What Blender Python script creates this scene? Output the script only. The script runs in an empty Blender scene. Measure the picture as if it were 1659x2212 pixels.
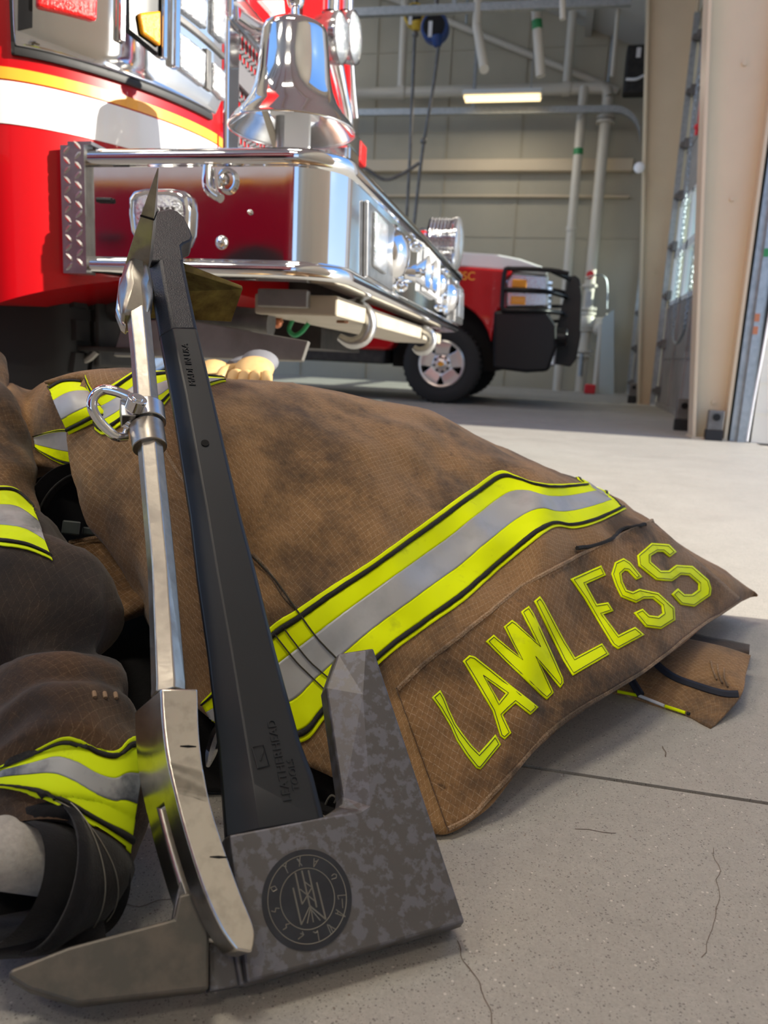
import bpy, bmesh, math, random
from mathutils import Vector, Matrix, noise
from mathutils.bvhtree import BVHTree
from math import sin, cos, pi, radians, sqrt, atan2
random.seed(7)
V = Vector
S = bpy.context.scene
COL = S.collection

# ------------------------------------------------------------------ camera
FPX, CX, CY, CAMH = 1662.0, 829.5, 1106.0, 0.48
_n = V((460 - CX, 9100 - CY, FPX)).normalized()
_v = V((1207 - CX, 780 - CY, FPX))
_v = (_v - _n * _v.dot(_n)).normalized()
_up = -_n
_xc = _v.cross(_up)
RW = Matrix((_xc, _v, _up))            # world = RW @ cam(x right, y down, z forward)
CAM = V((0, 0, CAMH))

def ray(px, py):
    return (RW @ V((px - CX, py - CY, FPX))).normalized()

def at(px, py, y=None, z=None, x=None):
    d = ray(px, py)
    if y is not None: t = y / d.y
    elif z is not None: t = (z - CAMH) / d.z
    else: t = x / d.x
    return CAM + d * t

def depth_scale(p):                    # metres per pixel at a point
    c = RW.transposed() @ (p - CAM)
    return c.z / FPX

def hit_plane(px, py, p0, nn):
    d = ray(px, py)
    return CAM + d * ((p0 - CAM).dot(nn) / d.dot(nn))

cam_d = bpy.data.cameras.new('camera'); cam = bpy.data.objects.new('camera', cam_d)
COL.objects.link(cam); S.camera = cam
cr, cu, cf = RW @ V((1, 0, 0)), RW @ V((0, -1, 0)), RW @ V((0, 0, 1))
M = Matrix((cr, cu, -cf)).transposed().to_4x4(); M.translation = CAM
cam.matrix_world = M
cam_d.sensor_fit = 'VERTICAL'; cam_d.sensor_height = 34.6; cam_d.sensor_width = 34.6
cam_d.lens = 34.6 * FPX / 2212.0
cam_d.clip_start = 0.02; cam_d.clip_end = 500
cam_d.dof.use_dof = True; cam_d.dof.focus_distance = 0.86; cam_d.dof.aperture_fstop = 6.8

# ------------------------------------------------------------------ object helpers
ORG = {}
def setp(o, label=None, cat=None, group=None, kind=None):
    if label: o['label'] = label
    if cat: o['category'] = cat
    if group: o['group'] = group
    if kind: o['kind'] = kind
    return o

def thing(name, loc, label=None, cat=None, group=None, kind=None, rot=None):
    o = bpy.data.objects.new(name, None); COL.objects.link(o)
    o.empty_display_size = 0.1
    o.location = loc
    if rot: o.rotation_euler = rot
    ORG[o] = V(loc)
    return setp(o, label, cat, group, kind)

def obj(name, bm, mats, parent=None, smooth=True, ang=38, bevel=0, seg=2, subsurf=0, solid=0, org=None, label=None):
    me = bpy.data.meshes.new(name)
    bm.normal_update()
    o = V((0, 0, 0))
    if parent is not None: o = ORG[parent]
    elif org is not None: o = V(org)
    if o.length > 0: bmesh.ops.translate(bm, verts=bm.verts, vec=-o)
    bm.to_mesh(me); bm.free()
    if not isinstance(mats, (list, tuple)): mats = [mats]
    for m in mats: me.materials.append(m)
    if smooth:
        for p in me.polygons: p.use_smooth = True
        me.set_sharp_from_angle(angle=radians(ang))
    ob = bpy.data.objects.new(name, me); COL.objects.link(ob)
    if parent is not None: ob.parent = parent
    elif org is not None: ob.location = o
    ORG[ob] = o
    if solid:
        md = ob.modifiers.new('thickness', 'SOLIDIFY'); md.thickness = abs(solid); md.offset = -1 if solid > 0 else 1
    if bevel:
        md = ob.modifiers.new('bevel', 'BEVEL'); md.width = bevel; md.segments = seg; md.limit_method = 'ANGLE'
        md.angle_limit = radians(30); md.harden_normals = False
    if subsurf:
        md = ob.modifiers.new('sub', 'SUBSURF'); md.levels = subsurf; md.render_levels = subsurf
    if label: ob['label'] = label
    return ob

def B(): return bmesh.new()

def frame(ax):
    ax = V(ax).normalized()
    u = ax.cross(V((0, 0, 1)))
    if u.length < 1e-4: u = V((1, 0, 0))
    u.normalize()
    return u, ax.cross(u).normalized(), ax

def box(bm, c, s, R=None, mi=0):
    c = V(c); R = R or Matrix.Identity(3)
    vs = []
    for dz in (-.5, .5):
        for dx, dy in ((-.5, -.5), (.5, -.5), (.5, .5), (-.5, .5)):
            vs.append(bm.verts.new(c + R @ V((dx * s[0], dy * s[1], dz * s[2]))))
    for f in ((3, 2, 1, 0), (4, 5, 6, 7), (0, 1, 5, 4), (1, 2, 6, 5), (2, 3, 7, 6), (3, 0, 4, 7)):
        fc = bm.faces.new([vs[i] for i in f]); fc.material_index = mi
    return vs

def box2(bm, a, b, mi=0):
    a = V(a); b = V(b)
    return box(bm, (a + b) / 2, [abs(b[i] - a[i]) for i in range(3)], mi=mi)

def rings(bm, rs, cap0=True, cap1=True, closed=True, mi=0):
    """rs: list of rings (lists of points, equal length); skins them"""
    vr = [[bm.verts.new(p) for p in r] for r in rs]
    n = len(rs[0]); last = n if closed else n - 1
    for a, b in zip(vr[:-1], vr[1:]):
        for i in range(last):
            j = (i + 1) % n
            try: f = bm.faces.new((a[i], a[j], b[j], b[i])); f.material_index = mi
            except ValueError: pass
    if closed and cap0:
        f = bm.faces.new(list(reversed(vr[0]))); f.material_index = mi
    if closed and cap1:
        f = bm.faces.new(vr[-1]); f.material_index = mi
    return vr

def cyl(bm, p0, p1, r0, r1=None, seg=24, cap=True, mi=0):
    p0, p1 = V(p0), V(p1); r1 = r0 if r1 is None else r1
    u, v, a = frame(p1 - p0)
    rs = []
    for p, r in ((p0, r0), (p1, r1)):
        rs.append([p + (u * cos(2 * pi * i / seg) + v * sin(2 * pi * i / seg)) * r for i in range(seg)])
    return rings(bm, rs, cap, cap, mi=mi)

def lathe(bm, prof, o, axis=(0, 0, 1), seg=40, cap=False, mi=0):
    """prof: (radius, height) list along axis"""
    o = V(o); u, v, a = frame(axis)
    rs = [[o + a * h + (u * cos(2 * pi * i / seg) + v * sin(2 * pi * i / seg)) * max(r, 1e-5) for i in range(seg)] for r, h in prof]
    return rings(bm, rs, cap, cap, mi=mi)

def smoothpath(pts, n=6):
    pts = [V(p) for p in pts]; out = []
    for i in range(len(pts) - 1):
        p0 = pts[max(i - 1, 0)]; p1 = pts[i]; p2 = pts[i + 1]; p3 = pts[min(i + 2, len(pts) - 1)]
        for k in range(n):
            t = k / n
            out.append(0.5 * ((2 * p1) + (p2 - p0) * t + (2 * p0 - 5 * p1 + 4 * p2 - p3) * t * t + (3 * p1 - p0 - 3 * p2 + p3) * t ** 3))
    out.append(pts[-1]); return out

def tube(bm, pts, r, seg=10, cap=True, smooth=0, mi=0):
    pts = [V(p) for p in pts]
    rad = list(r) if isinstance(r, (list, tuple)) else [r] * len(pts)
    if smooth:
        rp = smoothpath([V((q, 0, 0)) for q in rad], smooth); pts = smoothpath(pts, smooth); rad = [q.x for q in rp]
    ts = []
    for i in range(len(pts)):
        ts.append((pts[min(i + 1, len(pts) - 1)] - pts[max(i - 1, 0)]).normalized())
    u, v, _ = frame(ts[0]); rs = []
    for i, p in enumerate(pts):
        t = ts[i]; u = (u - t * u.dot(t))
        if u.length < 1e-6: u, _, _ = frame(t)
        u.normalize(); v = t.cross(u)
        rs.append([p + (u * cos(2 * pi * k / seg) + v * sin(2 * pi * k / seg)) * rad[i] for k in range(seg)])
    return rings(bm, rs, cap, cap, mi=mi)

def strip(bm, pts, wv, th, nv):
    """flat bar along pts with width vector(s) wv and thickness th along nv"""
    rs = []
    for p in pts:
        p = V(p); w2 = V(wv) * .5; t = V(nv).normalized() * th
        rs.append([p - w2, p + w2, p + w2 + t, p - w2 + t])
    return rings(bm, rs)

def prism(bm, poly, o, U, Vv, N, n0, n1, mi=0):
    """poly in (u,v) extruded from n0 to n1 along N"""
    o, U, Vv, N = V(o), V(U), V(Vv), V(N)
    rs = [[o + U * a + Vv * b + N * k for a, b in poly] for k in (n0, n1)]
    return rings(bm, rs, mi=mi)

def ball(bm, c, r, sc=(1, 1, 1), seg=16, R=None, mi=0):
    ret = bmesh.ops.create_uvsphere(bm, u_segments=seg, v_segments=max(6, seg // 2), radius=1)
    R = R or Matrix.Identity(3)
    for v in ret['verts']:
        v.co = V(c) + R @ V((v.co.x * sc[0], v.co.y * sc[1], v.co.z * sc[2])) * r
    for f in {f for v in ret['verts'] for f in v.link_faces}: f.material_index = mi

def roundrect(w, h, r, n=4, cx=0, cy=0):
    out = []
    for sx, sy, a0 in ((1, 1, 0), (-1, 1, 90), (-1, -1, 180), (1, -1, 270)):
        for k in range(n + 1):
            a = radians(a0 + 90 * k / n)
            out.append((cx + sx * (w / 2 - r) + r * cos(a), cy + sy * (h / 2 - r) + r * sin(a)))
    return out

def grid(bm, P, uv=True, mi=0, mf=None, closed=False):
    """P[i][j] points; writes a UV in metres"""
    ni, nj = len(P), len(P[0])
    vs = [[bm.verts.new(p) for p in row] for row in P]
    lay = bm.loops.layers.uv.verify()
    mid = ni // 2
    ulen = [0.0]
    for i in range(1, ni): ulen.append(ulen[-1] + (P[i][nj // 2] - P[i - 1][nj // 2]).length)
    vl = []
    for i in range(ni):
        a = [0.0]
        for j in range(1, nj): a.append(a[-1] + (P[i][j] - P[i][j - 1]).length)
        vl.append(a)
    for i in range(ni - 1):
        for j in range(nj - 1):
            idx = ((i, j), (i + 1, j), (i + 1, j + 1), (i, j + 1))
            f = bm.faces.new([vs[a][b] for a, b in idx])
            f.material_index = mf(i, j) if mf else mi
            for lp, (a, b) in zip(f.loops, idx): lp[lay].uv = (ulen[a], vl[a][b])
    return vs

def lerp(a, b, t): return a + (b - a) * t

def resample(pts, n):
    """smooth poly of vectors resampled to n points by index"""
    sp = smoothpath(pts, 8); out = []
    for i in range(n):
        t = i / (n - 1) * (len(sp) - 1); k = min(int(t), len(sp) - 2)
        out.append(lerp(sp[k], sp[k + 1], t - k))
    return out

def textmesh(s, size=1.0, extrude=0.0):
    cu = bpy.data.curves.new('lettering', 'FONT'); cu.body = s; cu.size = size; cu.extrude = extrude
    cu.align_x = 'CENTER'; cu.align_y = 'CENTER'
    o = bpy.data.objects.new('lettering', cu); COL.objects.link(o)
    dg = bpy.context.evaluated_depsgraph_get()
    me = o.evaluated_get(dg).to_mesh()
    bm = bmesh.new(); bm.from_mesh(me)
    o.evaluated_get(dg).to_mesh_clear()
    bpy.data.objects.remove(o); bpy.data.curves.remove(cu)
    return bm

def place_text(s, size, o, U, Vv, N, extrude=.0005):
    bm = textmesh(s, size, extrude)
    for v in bm.verts: v.co = V(o) + V(U) * v.co.x + V(Vv) * v.co.y + V(N) * v.co.z
    return bm

# ------------------------------------------------------------------ materials
def newmat(name):
    m = bpy.data.materials.new(name); m.use_nodes = True
    nt = m.node_tree; b = nt.nodes['Principled BSDF']
    return m, nt, b

def setin(b, **k):
    for a, v in k.items():
        b.inputs[a.replace('_', ' ')].default_value = v

def c4(c): return (c[0], c[1], c[2], 1.0)

def nd(nt, t, **k):
    n = nt.nodes.new(t)
    for a, v in k.items(): setattr(n, a, v)
    return n

def link(nt, a, b): nt.links.new(a, b)

def mat(name, col, rough=.5, metal=0.0, col2=None, nscale=8, lo=.4, hi=.65, bump=0, bscale=60, coat=0, spec=None, detail=5, rough2=None, coords='Object', bdist=.002):
    m, nt, b = newmat(name)
    setin(b, Base_Color=c4(col), Roughness=rough, Metallic=metal)
    if coat: setin(b, Coat_Weight=coat, Coat_Roughness=.03)
    if spec is not None: b.inputs['Specular IOR Level'].default_value = spec
    tc = None
    if col2 or bump or rough2 is not None: tc = nd(nt, 'ShaderNodeTexCoord')
    if col2 or rough2 is not None:
        nz = nd(nt, 'ShaderNodeTexNoise'); nz.inputs['Scale'].default_value = nscale; nz.inputs['Detail'].default_value = detail
        nz.inputs['Roughness'].default_value = .6
        link(nt, tc.outputs[coords], nz.inputs['Vector'])
        rp = nd(nt, 'ShaderNodeMapRange'); rp.inputs['From Min'].default_value = lo; rp.inputs['From Max'].default_value = hi
        link(nt, nz.outputs['Fac'], rp.inputs['Value'])
        if col2:
            mx = nd(nt, 'ShaderNodeMix', data_type='RGBA'); mx.inputs['A'].default_value = c4(col); mx.inputs['B'].default_value = c4(col2)
            link(nt, rp.outputs['Result'], mx.inputs['Factor']); link(nt, mx.outputs['Result'], b.inputs['Base Color'])
        if rough2 is not None:
            r2 = nd(nt, 'ShaderNodeMapRange'); r2.inputs['To Min'].default_value = rough; r2.inputs['To Max'].default_value = rough2
            link(nt, rp.outputs['Result'], r2.inputs['Value']); link(nt, r2.outputs['Result'], b.inputs['Roughness'])
    if bump:
        n2 = nd(nt, 'ShaderNodeTexNoise'); n2.inputs['Scale'].default_value = bscale; n2.inputs['Detail'].default_value = 4
        link(nt, tc.outputs[coords], n2.inputs['Vector'])
        bp = nd(nt, 'ShaderNodeBump'); bp.inputs['Strength'].default_value = bump; bp.inputs['Distance'].default_value = bdist
        link(nt, n2.outputs['Fac'], bp.inputs['Height']); link(nt, bp.outputs['Normal'], b.inputs['Normal'])
    return m

def emis(name, col, s):
    m, nt, b = newmat(name); setin(b, Base_Color=c4(col), Emission_Color=c4(col), Emission_Strength=s)
    return m

def m_(nt, op, a, b=None, c=None):
    n = nd(nt, 'ShaderNodeMath', operation=op)
    for i, x in enumerate((a, b, c)):
        if x is None: continue
        if isinstance(x, (int, float)): n.inputs[i].default_value = x
        else: link(nt, x, n.inputs[i])
    return n.outputs[0]

def fabric(name, base, dirt, pitch=.0074, dirtlo=.5, dirthi=.72, line=.085, linecol=(.42, .30, .19), grid_on=True, ndirt=6.0, rot=.6):
    m, nt, b = newmat(name)
    setin(b, Roughness=.9); b.inputs['Specular IOR Level'].default_value = .15
    b.inputs['Sheen Weight'].default_value = .15; b.inputs['Sheen Roughness'].default_value = .5
    tc = nd(nt, 'ShaderNodeTexCoord')
    def nz(scale, detail=5, src='Object', rough=.6):
        n = nd(nt, 'ShaderNodeTexNoise'); n.inputs['Scale'].default_value = scale; n.inputs['Detail'].default_value = detail
        n.inputs['Roughness'].default_value = rough
        link(nt, tc.outputs[src], n.inputs['Vector']); return n.outputs['Fac']
    def mr(v, a, c, lo=0., hi=1.):
        n = nd(nt, 'ShaderNodeMapRange'); n.inputs['From Min'].default_value = a; n.inputs['From Max'].default_value = c
        n.inputs['To Min'].default_value = lo; n.inputs['To Max'].default_value = hi
        link(nt, v, n.inputs['Value']); return n.outputs['Result']
    def mix(f, a, c):
        n = nd(nt, 'ShaderNodeMix', data_type='RGBA')
        if isinstance(f, float): n.inputs['Factor'].default_value = f
        else: link(nt, f, n.inputs['Factor'])
        for k, x in (('A', a), ('B', c)):
            if isinstance(x, tuple): n.inputs[k].default_value = c4(x)
            else: link(nt, x, n.inputs[k])
        return n.outputs['Result']
    col = mix(mr(nz(4, 4), .35, .7), base, tuple(x * .72 for x in base))
    col = mix(mr(nz(170, 3), .35, .75, 0, .55), col, tuple(x * .45 for x in base))
    hgt = None
    if grid_on:
        mp = nd(nt, 'ShaderNodeMapping'); mp.inputs['Rotation'].default_value = (0, 0, rot)
        link(nt, tc.outputs['UV'], mp.inputs['Vector'])
        sx = nd(nt, 'ShaderNodeSeparateXYZ'); link(nt, mp.outputs['Vector'], sx.inputs[0])
        ls = []
        for ax in ('X', 'Y'):
            f = m_(nt, 'FRACT', m_(nt, 'DIVIDE', sx.outputs[ax], pitch))
            ls.append(m_(nt, 'LESS_THAN', f, line))
        ln = m_(nt, 'MAXIMUM', ls[0], ls[1])
        brk = mr(nz(620, 2), .38, .62, 0, .62)
        lf = m_(nt, 'MULTIPLY', ln, brk)
        col = mix(lf, col, linecol)
        hgt = ln
    d1 = mr(nz(ndirt, 8, rough=.68), dirtlo, dirthi)
    col = mix(m_(nt, 'MULTIPLY', d1, .82), col, dirt)
    d2 = mr(nz(33, 6, rough=.7), .63, .74)
    col = mix(m_(nt, 'MULTIPLY', d2, .75), col, tuple(x * .6 for x in dirt))
    link(nt, col, b.inputs['Base Color'])
    bp = nd(nt, 'ShaderNodeBump'); bp.inputs['Strength'].default_value = .5; bp.inputs['Distance'].default_value = .0008
    h = m_(nt, 'ADD', nz(700, 2), m_(nt, 'MULTIPLY', nz(40, 4), 2.5))
    link(nt, h, bp.inputs['Height']); link(nt, bp.outputs['Normal'], b.inputs['Normal'])
    return m

def limemat(name, col, dirty):
    m = mat(name, col, .6, spec=.12, col2=dirty, nscale=26, lo=.6, hi=.85, bump=.25, bscale=220, bdist=.0005)
    return m

MT = {}
MT['chrome'] = mat('chrome', (.86, .87, .88), .045, 1, rough2=.10, nscale=3)
MT['chrome_dull'] = mat('brushed_steel', (.62, .62, .62), .28, 1, col2=(.5, .5, .5), nscale=30)
MT['red'] = mat('red_paint', (.43, .0, .004), .35, 0, coat=.4, spec=.3)
MT['white'] = mat('white_paint', (.80, .80, .80), .3, 0, coat=.6)
MT['gold'] = mat('gold_stripe', (.85, .38, .03), .35, 0, coat=.5)
MT['black'] = mat('black_rubber', (.012, .012, .013), .55)
MT['blackg'] = mat('black_gloss', (.007, .007, .008), .3, spec=.3)
MT['under'] = mat('chassis_black', (.010, .010, .010), .6, col2=(.03, .027, .024), nscale=14, bump=.3, bscale=30)
MT['tyre'] = mat('tyre_rubber', (.014, .014, .014), .75, bump=.3, bscale=60)
MT['dgrey'] = mat('dark_grey_metal', (.14, .135, .13), .45, .6, col2=(.22, .21, .2), nscale=9)
MT['plate'] = mat('grey_plate', (.34, .33, .31), .42, .75, col2=(.25, .24, .22), nscale=7, bump=.2, bscale=40)
MT['beige'] = mat('beige_frame_paint', (.52, .46, .36), .45, col2=(.44, .39, .30), nscale=5)
MT['lens'] = mat('clear_lens', (.52, .55, .58), .12, .85, bump=1.0, bscale=150, bdist=.006, coords='Object')
MT['glassl'] = mat('clear_cover', (.46, .48, .50), .08, .8, bump=.4, bscale=60, bdist=.003)
MT['amber'] = mat('amber_lens', (.85, .33, .0), .2, 0, bump=.9, bscale=150, bdist=.004, coat=1)
MT['redlens'] = mat('red_lens', (.75, .01, .01), .2, 0, bump=.9, bscale=140, bdist=.004, coat=1)
MT['steel'] = mat('worn_bright_steel', (.47, .44, .39), .30, 1, col2=(.36, .33, .29), nscale=45, lo=.42, hi=.7, bump=.25, bscale=120, bdist=.0007, rough2=.45)
MT['steelb'] = mat('bare_steel', (.70, .66, .59), .26, 1, col2=(.50, .47, .42), nscale=60, lo=.5, hi=.75, bump=.2, bscale=160, bdist=.0005)
MT['pig'] = mat('gunmetal_scale', (.128, .124, .126), .46, .65, col2=(.178, .180, .205), nscale=95, lo=.49, hi=.56, detail=6, bump=.25, bscale=90, bdist=.0006, rough2=.55)
MT['pig2'] = mat('gunmetal_worn', (.105, .100, .088), .52, .65, col2=(.15, .132, .112), nscale=45, lo=.42, hi=.66, detail=6, bump=.2, bscale=90, bdist=.0006)
MT['adze'] = mat('steel_olive_reflection', (.19, .155, .05), .38, .85, col2=(.08, .055, .02), nscale=28, lo=.4, hi=.66, detail=6)  # the coat's yellow reflection is put into the steel colour as olive
MT['handle'] = mat('black_polymer', (.009, .012, .017), .42, 0, col2=(.013, .017, .024), nscale=5)
MT['grip'] = mat('textured_black_polymer', (.014, .018, .029), .42, 0, bump=.55, bscale=650, bdist=.0010)
MT['hole'] = mat('black_void', (.002, .002, .002), .9)
MT['medal'] = mat('navy_black_enamel', (.012, .015, .023), .38, 0, col2=(.02, .024, .034), nscale=40)
MT['etch'] = mat('etched_line', (.20, .19, .16), .45, .3)
MT['tan'] = fabric('tan_turnout_cloth', (.345, .200, .092), (.040, .032, .027), dirtlo=.46, dirthi=.64, linecol=(.58, .45, .30))
MT['tan2'] = fabric('tan_turnout_cloth_soiled', (.285, .160, .072), (.026, .022, .020), dirtlo=.43, dirthi=.60, linecol=(.55, .42, .29))
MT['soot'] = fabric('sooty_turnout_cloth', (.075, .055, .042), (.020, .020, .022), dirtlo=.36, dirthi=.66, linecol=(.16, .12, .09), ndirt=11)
MT['soot2'] = fabric('burnt_turnout_cloth', (.115, .066, .036), (.020, .018, .018), dirtlo=.38, dirthi=.60, linecol=(.24, .16, .10), ndirt=9)
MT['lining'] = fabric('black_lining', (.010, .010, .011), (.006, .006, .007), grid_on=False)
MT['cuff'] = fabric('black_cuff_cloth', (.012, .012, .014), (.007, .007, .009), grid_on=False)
MT['wrist'] = fabric('grey_knit', (.50, .48, .44), (.30, .29, .27), grid_on=False)
MT['lime'] = limemat('lime_trim', (.84, 1.0, .0), (.42, .50, .02))
MT['limeD'] = limemat('lime_trim_soiled', (.72, .92, .01), (.16, .18, .02))
MT['silver'] = mat('silver_reflective_trim', (.44, .45, .46), .42, .15, col2=(.30, .31, .32), nscale=14, lo=.5, hi=.8)
MT['silverD'] = mat('silver_trim_soiled', (.34, .36, .37), .45, .1, col2=(.10, .11, .13), nscale=24, lo=.48, hi=.66)
MT['cord'] = mat('black_stitched_edging', (.014, .014, .014), .8, bump=.6, bscale=300)
MT['thread'] = mat('dark_thread', (.05, .045, .03), .8)
MT['navy'] = mat('navy_tape', (.012, .016, .030), .7, bump=.3, bscale=200)
MT['leather'] = mat('tan_leather', (.62, .40, .17), .6, col2=(.50, .31, .12), nscale=20, bump=.4, bscale=60)
MT['glovegrey'] = mat('grey_glove_knit', (.16, .16, .18), .7)
MT['wall'] = mat('beige_wall_panel', (.46, .425, .325), .55, col2=(.42, .39, .30), nscale=1.2, coords='Object')
MT['column'] = mat('beige_column_paint', (.66, .55, .385), .40, col2=(.62, .515, .36), nscale=1.5)
MT['ceil'] = mat('pale_ceiling_panel', (.55, .55, .53), .6)
MT['pipe'] = mat('cream_pipe_paint', (.62, .58, .49), .4)
MT['galv'] = mat('galvanised_steel', (.42, .45, .47), .42, .85, col2=(.33, .36, .38), nscale=22)
MT['doorp'] = mat('grey_door_panel', (.34, .32, .305), .5, col2=(.26, .25, .24), nscale=3)
MT['dframe'] = mat('white_window_frame', (.75, .78, .78), .4)
MT['block'] = mat('white_block_paint', (.78, .75, .66), .7, bump=.25, bscale=90)
MT['reelblue'] = mat('blue_reel', (.02, .06, .22), .4)
MT['reelyel'] = mat('yellow_reel', (.65, .42, .03), .4)
MT['whitetag'] = mat('white_label', (.8, .8, .8), .5)
MT['green'] = mat('green_sticker', (.03, .25, .08), .5)
MT['greenhose'] = mat('green_hose', (.03, .32, .12), .35)
MT['copper'] = mat('copper_fitting', (.55, .20, .10), .35, .6)
MT['redtag'] = mat('red_plastic', (.70, .02, .03), .4)
MT['tube'] = emis('fluorescent_tube', (1.0, .76, .40), 1.7)
MT['alum'] = mat('machined_aluminium', (.72, .70, .68), .28, .85)
MT['hivis_line'] = mat('white_trim', (.85, .87, .9), .5)

def glassmat():
    m = bpy.data.materials.new('window_pane'); m.use_nodes = True; nt = m.node_tree
    nt.nodes.clear()
    out = nd(nt, 'ShaderNodeOutputMaterial'); mx = nd(nt, 'ShaderNodeMixShader')
    tr = nd(nt, 'ShaderNodeBsdfTransparent'); tr.inputs[0].default_value = (.90, .97, .96, 1)
    gl = nd(nt, 'ShaderNodeBsdfGlossy'); gl.inputs['Roughness'].default_value = .02
    mx.inputs[0].default_value = .06
    link(nt, tr.outputs[0], mx.inputs[1]); link(nt, gl.outputs[0], mx.inputs[2])
    link(nt, mx.outputs[0], out.inputs[0]); return m
MT['pane'] = glassmat()

def concrete(name, base, dark, streak=0.0):
    m, nt, b = newmat(name)
    setin(b, Roughness=.62); b.inputs['Specular IOR Level'].default_value = .35
    tc = nd(nt, 'ShaderNodeTexCoord')
    def nz(scale, detail=6, rough=.6, vec=None):
        n = nd(nt, 'ShaderNodeTexNoise'); n.inputs['Scale'].default_value = scale; n.inputs['Detail'].default_value = detail
        n.inputs['Roughness'].default_value = rough
        link(nt, vec or tc.outputs['Object'], n.inputs['Vector']); return n.outputs['Fac']
    def mr(v, a, c, lo=0., hi=1.):
        n = nd(nt, 'ShaderNodeMapRange'); n.inputs['From Min'].default_value = a; n.inputs['From Max'].default_value = c
        n.inputs['To Min'].default_value = lo; n.inputs['To Max'].default_value = hi
        link(nt, v, n.inputs['Value']); return n.outputs['Result']
    def mix(f, a, c):
        n = nd(nt, 'ShaderNodeMix', data_type='RGBA'); link(nt, f, n.inputs['Factor'])
        for k, x in (('A', a), ('B', c)):
            if isinstance(x, tuple): n.inputs[k].default_value = c4(x)
            else: link(nt, x, n.inputs[k])
        return n.outputs['Result']
    col = mix(mr(nz(1.3), .35, .68), base, dark)
    col = mix(mr(nz(9, 8, .7), .46, .72, 0, .7), col, tuple(x * .80 for x in base))
    col = mix(mr(nz(60, 5, .7), .40, .75, 0, .55), col, tuple(min(1, x * 1.18) for x in base))
    col = mix(mr(nz(330, 3, .7), .38, .66, 0, .55), col, tuple(x * .70 for x in base))
    # dark aggregate specks and pale specks
    for sc, thr, cc in ((230, .22, tuple(x * .36 for x in base)), (420, .26, tuple(x * .48 for x in base)), (80, .08, (base[0] * .45, base[1] * .33, base[2] * .27)), (110, .13, tuple(min(1, x * 1.55) for x in base))):
        vo = nd(nt, 'ShaderNodeTexVoronoi'); vo.inputs['Scale'].default_value = sc
        vo.inputs['Randomness'].default_value = 1
        mp = nd(nt, 'ShaderNodeMapping'); mp.inputs['Location'].default_value = (sc * .37, sc * .11, 0)
        link(nt, tc.outputs['Object'], mp.inputs['Vector']); link(nt, mp.outputs['Vector'], vo.inputs['Vector'])
        sel = m_(nt, 'MULTIPLY', m_(nt, 'LESS_THAN', vo.outputs['Distance'], thr), m_(nt, 'GREATER_THAN', nz(sc * .35, 2), .50))
        col = mix(m_(nt, 'MULTIPLY', sel, .75), col, cc)
    link(nt, col, b.inputs['Base Color'])
    bp = nd(nt, 'ShaderNodeBump'); bp.inputs['Strength'].default_value = .25; bp.inputs['Distance'].default_value = .001
    link(nt, nz(160, 4), bp.inputs['Height']); link(nt, bp.outputs['Normal'], b.inputs['Normal'])
    link(nt, mr(nz(5), .3, .7, .42, .7), b.inputs['Roughness'])
    return m
MT['conc'] = concrete('concrete_floor', (.44, .42, .375), (.38, .36, .32))
MT['apron'] = concrete('concrete_apron', (.50, .47, .41), (.44, .41, .36))
# ================================================================== THE BUILDING
WX = 1.15                       # inside face of the door wall
SL = .39                        # ceiling slope
def ceil_z(x): return 5.0 + SL * (WX - x)

def struct(name, bm, m, **k):
    o = obj(name, bm, m, **k); o['kind'] = 'structure'; return o

# floor: two slabs with a sawn joint between them, plus hairline cracks
bm = B(); JY = .866
box2(bm, (-14, -8, -.2), (1.32, JY - .0035, 0)); box2(bm, (-14, JY + .0035, -.2), (1.32, 13.4, 0))
box2(bm, (-14, JY - .0035, -.2), (1.32, JY + .0035, -.006), mi=1)
def crack(px, w):
    pts = [at(a, b, z=.0005) for a, b in px]; out = []
    for i, p in enumerate(pts[:-1]):
        for k in range(6):
            q = lerp(p, pts[i + 1], k / 6); out.append(q + V((noise.noise(q * 60) * .004, noise.noise(q * 55 + V((9, 3, 1))) * .004, 0)))
    out.append(pts[-1]); pv = None
    for i, p in enumerate(out):
        t = (out[min(i + 1, len(out) - 1)] - out[max(i - 1, 0)]).normalized(); s = V((-t.y, t.x, 0)) * w * (.6 + .6 * abs(noise.noise(p * 200)))
        c = (bm.verts.new(p - s), bm.verts.new(p + s))
        if pv: bm.faces.new((pv[0], c[0], c[1], pv[1])).material_index = 2
        pv = c
crack([(985, 2030), (1003, 2078), (1022, 2110), (1046, 2150), (1062, 2212)], .0006)
crack([(1541, 1830), (1554, 1890), (1548, 1980), (1515, 2068)], .00035)
crack([(100, 1965), (240, 1950), (300, 1958), (372, 1942)], .0005)
crack([(1432, 1612), (1438, 1635)], .0009)
crack([(1240, 1790), (1290, 1795), (1330, 1799)], .0006)
mj = mat('joint_sealant', (.055, .045, .035), .8); mk = mat('crack_line', (.16, .125, .10), .9)
struct('floor', bm, [MT['conc'], mj, mk], smooth=False)
bm = B(); box2(bm, (-90, -90, -.4), (90, 90, -.012)); struct('ground', bm, MT['apron'], smooth=False)

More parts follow.
